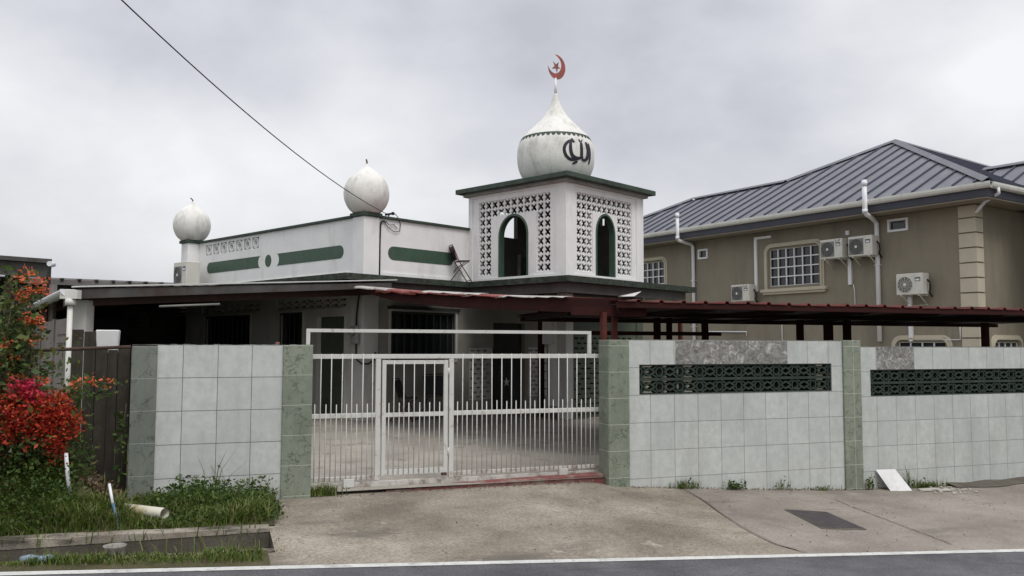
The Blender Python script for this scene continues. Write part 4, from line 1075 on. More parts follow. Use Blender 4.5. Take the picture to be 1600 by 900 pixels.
ac_unit(HO, -.42, -.12, 1.10, 1.79, 2.876, 3.402, '-x', 'lowest right air conditioner, alone near the corner blocks, with pale fan grille', G_AC, grille=True)
ac_unit(HO, -.42, -.12, 6.46, 7.15, 2.93, 3.432, '-x', 'air conditioner low on the wall left of the big window, half behind the red roof', G_AC, text=True)
ac_unit(MO, -.66, -.30, 6.35, 7.05, 3.04, 3.66, '-x', 'white air conditioner on the mosque roof slab by the rear pillar', None, bracket=False)

# ------------------------------------------------------------------ tan house
hs = thing('house', 'two-storey tan house with hipped blue-grey metal roof and cream corner blocks', 'house', HO, (0, 0, -.3))
# openings on the long wall (u along y): big window, far window, two small windows, ground window
wins = [(4.33, 6.02, 3.345, 4.435), (10.44, 12.1, 3.45, 4.46), (1.70, 2.19, 4.58, 4.84), (8.47, 8.82, 4.42, 4.67), (.80, 2.02, .75, 1.70)]
fH = lambda u, z, d: (d, u, z)
hw = wall(MB(), fH, .0, .2, .0, 14.0, -.4, 4.99, wins)
part('wall', hw, m_tan, hs)
fH2 = lambda u, z, d: (u, d, z)
w2s = [(.70, 1.90, .75, 1.70)]
part('wall', wall(MB(), fH2, .0, .2, .2, 2.40, -.4, 4.99, w2s), m_tan, hs)
part('wall', MB().box(2.40, 2.60, -3.5, .2, -.4, 4.99), m_tan, hs)
part('wall', MB().box(2.60, 9.9, -3.5, -3.3, -.4, 4.99), m_tan, hs)
part('wall', MB().box(9.7, 9.9, -3.3, 9.9, -.4, 4.99), m_tan, hs)
part('wall', MB().box(.2, 5.2, 13.8, 14.0, -.4, 4.99), m_tan, hs)
part('wall', MB().box(5.2, 9.7, 9.7, 9.9, -.4, 4.99), m_tan, hs)
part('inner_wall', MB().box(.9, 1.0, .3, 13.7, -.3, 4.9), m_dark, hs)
def rrect(u0, u1, z0, z1, r, n=6):
    pts = [(u0, z0), (u1, z0)]
    pts += [(u1 - r + r * math.cos(a), z1 - r + r * math.sin(a)) for a in frange(0, PI / 2, n)]
    pts += [(u0 + r + r * math.cos(a), z1 - r + r * math.sin(a)) for a in frange(PI / 2, PI, n)]
    return pts
def surround(mb, fn, u0, u1, z0, z1, w, r, dd):
    o_ = rrect(u0 - w, u1 + w, z0, z1 + w, r + w); i_ = rrect(u0, u1, z0, z1, r)
    o_ = o_[1:] + o_[:1]; i_ = i_[1:] + i_[:1]
    for k in range(len(o_) - 1): mb.prism([o_[k], o_[k + 1], i_[k + 1], i_[k]], fn, -dd, .0)
def hwindow(fn, u0, u1, z0, z1, cols, rows_, trim=True, name='window', lab=None, sill=True):
    g = MB(); wall(g, fn, .085, .095, u0, u1, z0, z1)
    w = part(name, g, m_hglass, hs, lab)
    f = MB(); cw = (u1 - u0) / cols; ch = (z1 - z0) / rows_; b = .016
    for i in range(cols + 1): wall(f, fn, .025, .055, max(u0, u0 + i * cw - b), min(u1, u0 + i * cw + b), z0, z1)
    part('frame', f, m_winwhite, w)
    f = MB()
    for j in range(rows_ + 1): wall(f, fn, .028, .052, u0, u1, max(z0, z0 + j * ch - b), min(z1, z0 + j * ch + b))
    part('frame', f, m_winwhite, w)
    if trim:
        s2 = MB(); surround(s2, fn, u0 - .07, u1 + .07, z0 - .08, z1 + .06, .05, .18, .06)
        surround(s2, fn, u0 - .12, u1 + .12, z0 - .08, z1 + .11, .06, .20, .035)
        o = part('surround', s2, m_cream, w); solid_normals(o)
        if sill:
            s3 = MB(); wall(s3, fn, -.12, -.001, u0 - .28, u1 + .28, z0 - .17, z0 - .082); wall(s3, fn, -.075, -.001, u0 - .22, u1 + .22, z0 - .24, z0 - .171)
            part('sill', s3, m_cream, w)
    return w
hwindow(fH, *wins[0], 6, 4); hwindow(fH, *wins[1], 6, 4)
for wn in (wins[2], wins[3]):
    g = MB(); wall(g, fH, .05, .06, *wn); w = part('window', g, m_glass, hs)
    f = MB(); wall(f, fH, -.035, .05, wn[0] - .035, wn[1] + .035, wn[2] - .035, wn[3] + .035, [(wn[0] + .02, wn[1] - .02, wn[2] + .02, wn[3] - .02)]); part('frame', f, m_winwhite, w)
hwindow(fH, *wins[4], 4, 5, sill=False); hwindow(fH2, *w2s[0], 4, 5, sill=False)
# corner blocks
z = -.35; k = 0
while z < 4.85:
    zt = min(4.97, z + .325)
    qb = MB(); poly = [(-.035, -.035), (.36, -.035), (.36, .0), (.0, .0), (.0, .38), (-.035, .38)]
    qb.prism([(-.035, -.035), (.30, -.035), (.30, -.001), (-.001, -.001), (-.001, .38), (-.035, .38)], lambda a, b, d: (a, b, d), z, zt)
    o = part('corner_block', qb, m_cream, hs, None); solid_normals(o)
    z += .36
# eaves: soffit, fascia, gutter
E_ = .60; L_ = 14.0 + .6
sf = MB(); sf.prism([(-E_, -E_), (2.0, -E_), (2.0, .0), (.0, .0), (.0, L_), (-E_, L_)], lambda a, b, d: (a, b, d), 5.00, 5.03); o = part('soffit', sf, m_soffit, hs); solid_normals(o)
part('fascia', MB().box(-E_ - .02, -E_ + .005, -E_ - .02, L_, 5.035, 5.215), m_fascia, hs)
part('fascia', MB().box(-E_ + .006, 2.6, -E_ - .02, -E_ + .005, 5.035, 5.215), m_fascia, hs)
def gutter_prof(mb, axis, off, a0, a1, z):
    pr = [(0, .0), (-.015, -.07), (-.05, -.12), (-.10, -.125), (-.10, -.0)]
    pr = [(.0, -.125), (-.06, -.125), (-.10, -.09), (-.115, -.04), (-.115, .012), (-.10, .012), (-.10, -.03), (-.085, -.08), (-.05, -.11), (.0, -.11)]
    if axis == 'y': mb.prism(pr, lambda p, q, d: (off + p, d, z + q), a0, a1)
    else: mb.prism(pr, lambda p, q, d: (d, off + p, z + q), a0, a1)
gm = MB(); gutter_prof(gm, 'y', -E_ - .021, -E_ - .135, L_, 5.345); o = part('gutter', gm, m_gutter, hs); solid_normals(o)
gm = MB(); gutter_prof(gm, 'x', -E_ - .021, -E_ - .02, 2.6, 5.345); o = part('gutter', gm, m_gutter, hs); solid_normals(o)
# roof in G coordinates (gx inward across, gy along)
gx0 = gy0 = -E_ - .09; ZE = 5.35; pt = .5
def Gp(gx, gy, dz=0, plane='H'): return (gx0 + gx, gy0 + gy, ZE + pt * (gx if plane == 'H' else gy) + dz)
def Gz(gx, gy, z): return (gx0 + gx, gy0 + gy, z)
AP = 5.6; ZA = ZE + pt * AP; RW = 3.2; ZR = ZE + pt * RW; LE = 15.35
rm = MB()
rm.add([Gz(0, 0, ZE), Gz(0, LE, ZE), Gz(RW, LE - RW, ZR), Gz(RW, 2 * AP - RW, ZR), Gz(AP, AP, ZA)], [(4, 3, 2, 1, 0)])       # long front slope
rm.add([Gz(0, 0, ZE), Gz(AP, AP, ZA), Gz(2 * AP, 0, ZE)], [(2, 1, 0)])
rm.add([Gz(2 * AP, 0, ZE), Gz(AP, AP, ZA), Gz(2 * AP, 2 * AP, ZE)], [(2, 1, 0)])
rm.add([Gz(2 * AP, 2 * AP, ZE), Gz(AP, AP, ZA), Gz(RW, 2 * AP - RW, ZR), Gz(2 * RW, 2 * AP, ZE)], [(3, 2, 1, 0)])
rm.add([Gz(2 * RW, 2 * AP, ZE), Gz(RW, 2 * AP - RW, ZR), Gz(RW, LE - RW, ZR), Gz(2 * RW, LE, ZE)], [(3, 2, 1, 0)])
rm.add([Gz(0, LE, ZE), Gz(RW, LE - RW, ZR), Gz(2 * RW, LE, ZE)], [(0, 1, 2)])
rf_ = part('roof', rm, m_roof, hs)
sm_ = MB(); y = .35
while y < LE - .2:
    if y < AP: wm = y
    elif y < 2 * AP - RW: wm = 2 * AP - y
    elif y < LE - RW: wm = RW
    else: wm = LE - y
    a, b = .02, wm - .05
    if b > a: sm_.hexa([Gp(a, y - .022, .001), Gp(b, y - .022, .001), Gp(b, y + .022, .001), Gp(a, y + .022, .001)][::-1], [Gp(a, y - .016, .05), Gp(b, y - .016, .05), Gp(b, y + .016, .05), Gp(a, y + .016, .05)][::-1])
    y += .5
part('seams', sm_, m_seam, rf_)
sm_ = MB(); x = .35
while x < 2 * AP:
    wm = x if x < AP else 2 * AP - x
    if wm > .2: sm_.hexa([Gp(x - .022, .02, .001, 'V'), Gp(x + .022, .02, .001, 'V'), Gp(x + .022, wm - .05, .001, 'V'), Gp(x - .022, wm - .05, .001, 'V')], [Gp(x - .016, .02, .05, 'V'), Gp(x + .016, .02, .05, 'V'), Gp(x + .016, wm - .05, .05, 'V'), Gp(x - .016, wm - .05, .05, 'V')])
    x += .5
part('seams', sm_, m_seam, rf_)
def cap(mb, a, b, w=.14):
    a = Vector(a); b = Vector(b); d = (b - a); nrm = Vector((-d.y, d.x, 0)).normalized() * w
    mb.add([a - nrm + Vector((0, 0, -.02)), a + Vector((0, 0, .07)), a + nrm + Vector((0, 0, -.02)), b - nrm + Vector((0, 0, -.02)), b + Vector((0, 0, .07)), b + nrm + Vector((0, 0, -.02))], [(0, 3, 4, 1), (1, 4, 5, 2)])
cm_ = MB()
cap(cm_, Gz(0, 0, ZE + .03), Gz(AP, AP, ZA + .03)); cap(cm_, Gz(AP, AP, ZA + .03), Gz(RW, 2 * AP - RW, ZR + .03)); cap(cm_, Gz(RW, 2 * AP - RW, ZR + .03), Gz(RW, LE - RW, ZR + .03)); cap(cm_, Gz(RW, LE - RW, ZR + .03), Gz(0, LE, ZE + .03)); cap(cm_, Gz(AP, AP, ZA + .03), Gz(2 * AP, 0, ZE + .03))
part('ridge_caps', cm_, m_roof, rf_)
# lower cross wing roof on the right
xw0, xw1 = 2.05, 6.4; xr = (xw0 + xw1) / 2; hz = pt * (xr - xw0)
cw_ = MB(); yb = hz / pt
cw_.add([Gz(xw0, 0, ZE + .02), Gz(xr, yb, ZE + hz + .02), Gz(xr, -5.0, ZE + hz + .02), Gz(xw0, -5.0 - 2.2, ZE + .02)], [(0, 1, 2, 3)])
cw_.add([Gz(xw1, 0, ZE + .02), Gz(xr, yb, ZE + hz + .02), Gz(xr, -5.0, ZE + hz + .02), Gz(xw1, -7.2, ZE + .02)], [(3, 2, 1, 0)])
cw_.add([Gz(xw0, -7.2, ZE + .02), Gz(xr, -5.0, ZE + hz + .02), Gz(xw1, -7.2, ZE + .02)], [(0, 1, 2)])
part('wing_roof', cw_, m_roof, hs)
sm_ = MB(); y = -6.2
while y < hz / pt - .3:
    b0 = max(0, y); wm = (xr - xw0) if y > -5 else 0
    st = xw0 + max(0.03, y)
    if y > -5 and st < xr - .1:
        def q(gx, yy, dz): return (gx0 + gx, gy0 + yy, ZE + .02 + pt * (gx - xw0) + dz)
        sm_.hexa([q(st, y - .022, .001), q(xr - .05, y - .022, .001), q(xr - .05, y + .022, .001), q(st, y + .022, .001)], [q(st, y - .016, .05), q(xr - .05, y - .016, .05), q(xr - .05, y + .016, .05), q(st, y + .016, .05)])
    y += .5
part('seams', sm_, m_seam, hs)
cm_ = MB(); cap(cm_, Gz(xr, yb, ZE + hz + .05), Gz(xr, -5, ZE + hz + .05)); part('ridge_caps', cm_, m_roof, hs)
# pipes
def downpipe(y_top, y_low, ztop, zb, r=.05):
    part('downpipe', MB().tube([(-E_ - .19, y_top, ztop), (-E_ - .19, y_top, 5.03), (-E_ - .15, y_top - .03, 4.96), (-.38, y_low + (y_top - y_low) * .5, 4.92), (-.12, y_low + .04, 4.90), (-.07, y_low, 4.82), (-.065, y_low, zb)], r, 12)
         .tube([(-E_ - .19, y_top, ztop - .16), (-E_ - .19, y_top, ztop - .02)], r * 1.18, 12).tube([(-E_ - .19, y_top, 5.0), (-E_ - .19, y_top, 5.1)], r * 1.15, 12), m_pvc, hs)
    for z in (3.7, 2.2): part('pipe_clip', MB().box(-.13, -.001, y_low - .08, y_low + .065, z, z + .02), m_pvc, hs)
downpipe(2.36, 2.50, 5.86, 1.72, .06); downpipe(9.0, 9.02, 5.86, -.3, .055)
part('downpipe', MB().tube([(-.3, -E_ - .10, 5.24), (-.3, -E_ - .12, 5.12), (-.20, -.35, 4.98), (-.10, -.12, 4.80), (-.06, -.06, 4.78)], .04, 10), m_pvc, hs)
def duct(y, z0, z1, w=.075, top=None):
    mb = MB().box(-.06, -.001, y - w / 2, y + w / 2, z0, z1)
    if top: mb.box(-.059, -.002, y - top, y - w / 2, z1 - .07, z1)
    part('cable_duct', mb, m_pvc, hs)
duct(6.50, 3.22, 4.86, .09, .58); duct(3.34, 3.25, 4.02, .10); duct(3.385, 4.60, 4.72, .10); duct(1.66, 1.72, 2.90, .10)
part('conduit', MB().tube([(-.03, 3.25, 3.25), (-.03, 3.22, 3.1), (-.03, 3.2, 2.3)], .012, 6), m_pvc, hs)
part('conduit', MB().tube([(-.03, 2.35, 2.55), (-.03, 1.4, 2.62), (-.03, 1.2, 2.62)], .014, 6), m_cream, hs)
part('conduit', MB().tube([(-.03, 1.55, 1.755), (-.03, .42, 1.755), (-.03, .42, 2.3)], .014, 6), m_pvc, hs)
part('conduit', MB().tube([(-.03, 8.6, .5), (-.03, 8.6, 2.05), (-.03, 6.9, 2.02), (-.03, 6.9, 1.9)], .022, 8), m_pvc, hs)
part('conduit', MB().tube([(-.03, 5.6, 2.4), (-.03, 5.6, 1.55), (-.03, 4.55, 1.55)], .012, 6), m_pvc, hs)
part('plinth_band', MB().box(-.02, .0, .5, 14, -.4, .3), m_cream, hs)

# ------------------------------------------------------------------ lean-to along the mosque's long side
ln = thing('lean_to', 'dark corrugated lean-to roof with white gutter and downpipe beside the mosque', 'lean-to', WORLD, (-5, 14, 0))
Rw = Vector((-2.42, 16.95, 2.86)); Pw = Vector((-6.55, 12.58, 2.43))
gd = Vector((-.563, .827, 0)); ad = (MO.m.to_3x3() @ Vector((0, 1, 0)))
Rb = Rw + ad * 11; Pb = Pw + gd * 6.5 + Vector((0, 0, -.06))
mb = MB(); rows = []; nn = 60
for i in range(nn + 1):
    t = i / nn; a = Pw.lerp(Rw, t); b = Pb.lerp(Rb, t); k = .022 if i % 2 else 0
    rows.append([tuple(a + Vector((0, 0, k * .4))), tuple(b + Vector((0, 0, k)))])
mb.sheet(rows, False); low = [[(x, y, z - .01) for x, y, z in r] for r in rows]; mb.sheet(low, False)
part('roof', mb, m_tin, ln)
od = Vector((0.73, -.684, 0))
fb = MB(); d_ = (Rw - Pw); nrm = Vector((d_.y, -d_.x, 0)).normalized()
fb.hexa([Pw + nrm * .0 + Vector((0, 0, -.16)), Rw + nrm * .0 + Vector((0, 0, -.12)), Rw - nrm * .04 + Vector((0, 0, -.12)), Pw - nrm * .04 + Vector((0, 0, -.16))], [Pw + Vector((0, 0, -.012)), Rw + Vector((0, 0, -.012)), Rw - nrm * .04 + Vector((0, 0, -.012)), Pw - nrm * .04 + Vector((0, 0, -.012))])
part('fascia', fb, m_tin, ln)
fb = MB(); Re = Rw + d_.normalized() * .12 + Vector((0, 0, .03))
fb.hexa([Pw + nrm * .03 + Vector((0, 0, .012)), Re + nrm * .03 + Vector((0, 0, .0)), Re - nrm * .06 + Vector((0, 0, .0)), Pw - nrm * .06 + Vector((0, 0, .012))], [Pw + nrm * .03 + Vector((0, 0, .034)), Re + nrm * .03 + Vector((0, 0, .02)), Re - nrm * .06 + Vector((0, 0, .02)), Pw - nrm * .06 + Vector((0, 0, .034))])
part('edge_flashing', fb, m_tin_light, ln)
for t in (.12, .34, .56, .78, .97):
    a = Pw.lerp(Rw, t); b = Pb.lerp(Rb, t); mb = MB(); beam(mb, a + (b - a) * .01, b, .07, -.03, -.15, -.03, -.15); part('rafter', mb, m_brown_beam, ln)
mb = MB(); beam(mb, Pw - nrm * .35, Rw - nrm * .35, .06, -.10, -.27, -.10, -.24); part('beam', mb, m_brown_beam, ln)
# gutter along the left edge, ribbed half pipe
gm = MB(); rows = []; ng = 60; gl = 6.3
side = Vector((-.827, -.563, 0))
for i in range(ng + 1):
    t = i / ng; c = Pw + gd * (gl * t) + side * .07 + Vector((0, 0, -.02 - .06 * t)); rr_ = .088 + (.010 if (i % 8) < 1 else 0)
    rows.append([tuple(c + side * (rr_ * math.cos(a)) + Vector((0, 0, rr_ * math.sin(a)))) for a in frange(PI, 2 * PI, 10)])
gm.sheet(rows); o = part('gutter', gm, m_pvc, ln); so = o.modifiers.new('t', 'SOLIDIFY'); so.thickness = .006
c = Pw + side * .07 + Vector((0, 0, -.02)) - gd * .012
gm = MB(); semi = [(.105 * math.cos(a), .105 * math.sin(a)) for a in frange(PI, 2 * PI, 12)]
gm.prism(semi, lambda p, q, d: tuple(c + side * p + Vector((0, 0, q)) - gd * d), 0, .012); o = part('gutter_end', gm, m_pvc, ln); solid_normals(o)
c2 = Pw + side * .0 + Vector((0, 0, -.12)); c2.z = 0
c2 = Vector((Pw.x - .02, Pw.y - .02, 0))
part('downpipe', MB().box(c2.x - .13, c2.x + .13, c2.y - .06, c2.y + .06, 2.27, 2.40).tube([(c2.x, c2.y, 2.27), (c2.x, c2.y, 2.17)], .075, 12).tube([(c2.x, c2.y, 2.17), (c2.x, c2.y, .2)], .038, 12), m_gutter, ln)
pc = Vector((-6.74, 12.9, 0)); part('post', MB().box(pc.x, pc.x + .24, pc.y, pc.y + .24, 0, 2.27), m_white_low, ln, 'square white column')
tl = MB(); a = Vector((-5.62, 13.45, 2.20)); b = Vector((-4.88, 14.1, 2.27)); tl.tube([a, b], .018, 10); part('tube_light', tl, m_greytube, ln)
part('back_boards', MB().add([tuple(Pb + Vector((0, 0, -2.5))), tuple(Rb + Vector((0, 0, -2.9))), tuple(Rb + Vector((0, 0, -.02))), tuple(Pb + Vector((0, 0, -.02)))], [(0, 1, 2, 3)]).add([tuple(Pb + Vector((0.02, .05, -2.5))), tuple(Rb + Vector((0, .05, -2.9))), tuple(Rb + Vector((0, .05, -.02))), tuple(Pb + Vector((0, .05, -.02)))], [(3, 2, 1, 0)]), m_dark, ln)  # dark colour stands for the unlit depth of the lean-to
# block wall below the gutter
bw = thing('block_wall', 'unpainted pinkish block wall with slots under the white gutter', 'wall', WORLD, (-7, 13.6, 0))
HB = Frame(-6.72, 12.95, 124.25)
bw.matrix_world = HB.m; BASE[bw] = Vector((0, 0, 0)); FR[bw] = HB
hs_ = []
for r in range(2):
    for i in range(5): hs_.append((.35 + i * .22, .50 + i * .22, 1.58 + r * .14, 1.62 + r * .14))
part('wall', wall(MB(), lambda u, z, d: (u, d, z), -.06, .06, .0, 6.3, -.2, 2.0, hs_), m_block, bw)
part('pillar', MB().box(1.72, 1.95, -.085, .085, -.2, 2.02), m_block, bw)

# ------------------------------------------------------------------ dark board fence, rail, box
fc = thing('board_fence', 'dark weathered upright boards closing the gap left of the tiled wall', 'fence', ST, (-1.1, 9.6, 0))
u = -.76; k = 0
while u > -1.25:
    w = rnd.uniform(.085, .12); zt = (1.555 if u > -1.0 else 1.745) + rnd.uniform(-.02, .01)
    part('board', MB().box(u - w, u - .006, 9.62 + rnd.uniform(-.012, .012), 9.645 + rnd.uniform(-.0, .012), .0, zt), m_fence, fc, None, .003); u -= w; k += 1
rp = MB(); rp.tube([(-2.6, 9.3, 1.515), (-1.6, 9.31, 1.535), (-.74, 9.34, 1.572)], .017, 8)
single('rail_pipe', rp, m_rust, ST, 'thin rusty pipe running left from the top of the wall', 'pipe', (-1.5, 9.3, 1.5))
bx = MB(); bx.hexa([(-1.15, 10.25, 1.50), (-.95, 10.25, 1.50), (-.95, 10.42, 1.50), (-1.15, 10.42, 1.50)], [(-1.17, 10.24, 1.755), (-.935, 10.24, 1.755), (-.935, 10.43, 1.755), (-1.17, 10.43, 1.755)])
bxo = thing('white_box', 'white plastic box on a stand behind the dark boards', 'box', ST, (-1.05, 10.3, 0))
part('box', bx, m_bplastic, bxo, None, .01); part('stand', MB().box(-1.12, -.98, 10.28, 10.40, .0, 1.498), m_fence, bxo)
rdx = MB().box(.675, .715, V0 + .05, V0 + .09, 1.600, 1.625); single('red_block', rdx, m_red_sign, ST, 'small red block lying on top of the left tiled wall', 'block', (.69, V0 + .07, 1.6), bev=.004)

# ------------------------------------------------------------------ neighbour sheds far left
n1 = thing('open_shed', 'open neighbouring shed with dark tin roof at the left edge', 'shed', WORLD, (-10, 16, 0))
mb = MB(); nx0, nx1 = -13.5, -8.75
mb.hexa([(nx0, 15.6, 3.44), (nx1, 16.0, 3.13), (nx1 - 3.4, 21, 3.28), (nx0, 21, 3.5)], [(nx0, 15.6, 3.52), (nx1, 16.0, 3.21), (nx1 - 3.4, 21, 3.36), (nx0, 21, 3.58)])
part('roof', mb, m_tin, n1)
mb = MB(); mb.hexa([(nx0, 15.75, 3.16), (nx1 - .15, 16.1, 2.86), (nx1 - .15, 16.2, 2.86), (nx0, 15.85, 3.16)], [(nx0, 15.75, 3.43), (nx1 - .1, 16.1, 3.12), (nx1 - .1, 16.2, 3.12), (nx0, 15.85, 3.43)])
part('gable_boards', mb, m_tin, n1)
part('gutter_end', MB().tube([(nx1 - .03, 15.97, 3.12), (nx1 - .05, 16.15, 3.12)], .05, 10), m_pvc, n1)
for x in (-9.75, -9.02): part('post', MB().box(x, x + .10, 16.2, 16.3, -.1, 3.1), m_brown_beam, n1)
part('post', MB().box(-8.95, -8.83, 16.25, 16.37, -.1, 2.75), m_block, n1, 'pale concrete post')
part('back_wall', MB().box(-13.5, -9.2, 20.2, 20.3, -.1, 2.2), m_dark, n1)
n2 = thing('tin_shed', 'low shed with ribbed tin walls and grey ridge behind the lean-to', 'shed', Frame(-13.1, 20.6, 46.84 - 12), (0, 0, 0))
rows = []
for k in range(36):
    z = 1.2 + k * .055; d = .025 if k % 2 else 0
    rows.append([(-1.5, -d, z), (9.5, -d, z)])
part('ribbed_wall', MB().sheet(rows, False), m_tin, n2, 'horizontal ribbed tin')
mb = MB(); mb.hexa([(-1.6, -.25, 3.10), (9.6, -.25, 3.10), (9.6, 3, 3.10), (-1.6, 3, 3.10)], [(-1.6, -.2, 3.24), (9.6, -.2, 3.24), (9.6, 3, 3.5), (-1.6, 3, 3.5)])
part('roof', mb, m_tin, n2)
mb = MB()
for k in range(28): mb.box(-1.4 + k * .4, -1.32 + k * .4, -.28, .1, 3.24, 3.275)
part('ridge_ribs', mb, m_tin, n2)
part('wall', MB().box(-1.4, 9.4, .05, 3, -.1, 3.09), m_tin, n2)

# ------------------------------------------------------------------ plants
def leafclump(mb, P, n, spread, size, r, up=.3, fn=None):
    for _ in range(n):
        g3 = [max(-2.1, min(2.1, r.gauss(0, 1))) for _k in range(3)]
        p = Vector((P[0] + g3[0] * spread[0], P[1] + g3[1] * spread[1], P[2] + g3[2] * spread[2]))
        a = Vector((r.gauss(0, 1), r.gauss(0, 1), r.gauss(0, 1) * .7 + up)).normalized(); b = a.cross(Vector((r.gauss(0, 1), r.gauss(0, 1), r.gauss(0, 1)))).normalized()
        s2 = size * r.uniform(.6, 1.3); w = s2 * .55
        mb.add([p - b * w * .1, p + a * s2 * .5 - b * w * .5, p + a * s2, p + a * s2 * .5 + b * w * .5], [(0, 1, 2, 3)])
rb = random.Random(11)
bg = thing('bougainvillea', 'bougainvillea bush heavy with red and orange flowers at the left edge', 'bush', ST, (-1.75, 9.0, .3))
stems = MB()
for i in range(16):
    x0_ = -1.75 + rb.uniform(-.25, .25); tz = rb.uniform(.9, 2.25); tx = rb.uniform(-2.5, -1.15) if tz < 1.3 else rb.uniform(-2.1, -1.52)
    stems.tube([(x0_, 9.0, .2), (x0_ * .6 + tx * .4, 8.95, .2 + tz * .45), (tx, 8.95 + rb.uniform(-.15, .2), tz)], [.014, .009, .004], 5)
stems.tube([(-1.5, 9.0, 1.0), (-1.25, 9.0, 1.20), (-1.0, 8.98, 1.23), (-.86, 8.98, 1.22)], [.008, .006, .005, .003], 5)
part('stems', stems, m_bark, bg)
fo = MB()
def W3(x, y, v): # street-frame (u,z) from measured anchors
    return None
for (u, z, su, sz, n) in ((-1.85, 1.1, .32, .28, 1500), (-1.76, 1.5, .10, .12, 420), (-1.62, 1.8, .08, .12, 160), (-1.9, .65, .35, .16, 1200), (-1.50, 1.35, .12, .08, 150), (-1.35, .8, .12, .16, 300), (-1.05, 1.12, .14, .03, 70), (-1.64, 2.06, .07, .12, 170), (-1.66, 1.68, .07, .14, 380), (-1.80, 1.9, .06, .2, 160), (-1.02, 1.22, .12, .02, 60), (-2.4, 1.3, .4, .4, 1500), (-1.45, .72, .22, .22, 500)):
    leafclump(fo, (u, 9.02, z), n // 2, (su, .14, sz), .075, rb); leafclump(fo, (u, 9.02, z), n // 2, (su, .14, sz), .045, rb)
part('leaves', fo, m_leaf, bg)
fl = MB()
for (u, z, su, sz, n) in ((-1.36, 1.00, .09, .08, 800), (-1.50, .90, .13, .09, 950), (-1.24, .90, .06, .10, 620), (-1.27, .68, .05, .09, 420), (-1.64, 1.04, .10, .08, 420), (-1.42, .80, .10, .07, 300), (-1.12, .86, .04, .06, 120), (-1.72, .85, .10, .08, 300), (-1.85, 1.1, .08, .1, 200), (-2.3, 1.1, .3, .25, 900)):
    leafclump(fl, (u - .03, 8.86, z), n // 2, (su, .10, sz), .046, rb, .1); leafclump(fl, (u - .03, 8.86, z), n * 2 // 3, (su, .10, sz), .030, rb, .1)
part('red_flowers', fl, m_flower, bg)
fl = MB()
for (u, z, n) in ((-1.57, 2.28, 30), (-1.68, 2.21, 60), (-1.52, 2.18, 60), (-1.59, 2.10, 50), (-1.55, 2.10, 45), (-1.67, 2.06, 55), (-1.58, 2.0, 40), (-1.54, 1.86, 60), (-1.57, 1.82, 55), (-1.51, 1.81, 50), (-1.46, 1.77, 25), (-1.58, 1.64, 40), (-1.79, 1.61, 80), (-1.05, 1.27, 40), (-.89, 1.24, 25), (-1.17, 1.22, 40), (-1.69, 1.47, 60), (-1.47, 1.25, 60), (-1.62, 1.28, 50), (-1.3, 1.1, 170), (-1.62, 1.12, 140), (-1.45, .98, 160)):
    leafclump(fl, (u + rb.uniform(-.05, .05), 8.9, z), int(n * .62), (.038, .04, .022), .042, rb, .1)
part('orange_flowers', fl, m_flower2, bg)
fl = MB()
for (u, z, n) in ((-1.57, 1.20, 260), (-1.50, 1.14, 150)): leafclump(fl, (u, 8.84, z), n, (.055, .04, .04), .038, rb, .1)
part('pink_flowers', fl, m_pink, bg)

def blades(mb, n, area, h, r, lean=.35, w=.006, zf=z_verge):
    for _ in range(n):
        u, v = area(r); z = zf(u, v); H = h(u, v, r) * (.55 + .75 * (.5 + .5 * math.sin(u * 7.3 + 1.3 * math.sin(v * 9)) * math.cos(v * 6.1 + u * 3))); a = r.uniform(0, 2 * PI); l = r.uniform(.1, lean) * H
        dx, dy = math.cos(a), math.sin(a); ww = w * r.uniform(.7, 1.4)
        px, py = -dy * ww, dx * ww
        mb.add([(u - px, v - py, z - .01), (u + px, v + py, z - .01), (u + px * .8 + dx * l * .35, v + py * .8 + dy * l * .35, z + H * .6), (u - px * .8 + dx * l * .35, v - py * .8 + dy * l * .35, z + H * .6), (u + dx * l, v + dy * l, z + H)], [(0, 1, 2, 3), (3, 2, 4)])
rg = random.Random(5)
gb_ = MB()
def area_main(r):
    while True:
        u = r.uniform(-3.2, .72); v = r.uniform(8.27, 9.36)
        lim = .56 + .12 * (v - 8.2)
        if u < lim and not (-1.25 < u < -.68 and v > 8.72 and r.random() < .93): return u, v
def h_main(u, v, r):
    if u > .2: return r.uniform(.05, .15)
    return r.uniform(.05, .13) + (.06 if u < -.7 else 0)
blades(gb_, 13000, area_main, h_main, rg, 1.5)
def area_strip(r):
    u = r.uniform(-3.0, .45); ve = v_edge(u); w = max(.05, 7.44 - ve - .05)
    return u, ve + .06 + w * r.random() ** .8
blades(gb_, 4200, area_strip, lambda u, v, r: r.uniform(.012, .06) * (1.3 if math.sin(u * 5) > 0 else .7), rg, 1.2, .005, z_strip)
def area_front(r):  # strip above drain lip
    u = r.uniform(-3.2, .5); return u, 8.245 + abs(r.gauss(0, .10))
blades(gb_, 3000, area_front, lambda u, v, r: r.uniform(.04, .11), rg, 1.0)
blades(gb_, 260, lambda r: (r.uniform(-2.5, .45), r.choice([7.50, 8.06, 8.10]) + r.uniform(-.03, .03)), lambda u, v, r: r.uniform(.05, .18), rg, 1.3, .004, lambda u, v: -.09 - .02 * u)
blades(gb_, 350, lambda r: (r.gauss(1.18, .09), 9.40 + r.uniform(-.03, .12)), lambda u, v, r: r.uniform(.04, .13), rg, .8, .005, lambda u, v: -.02)
single('grass', gb_, m_grass, ST, 'green grass over the verge and between drain and road', 'grass', kind='stuff')
wb_ = MB(); rw = random.Random(8)
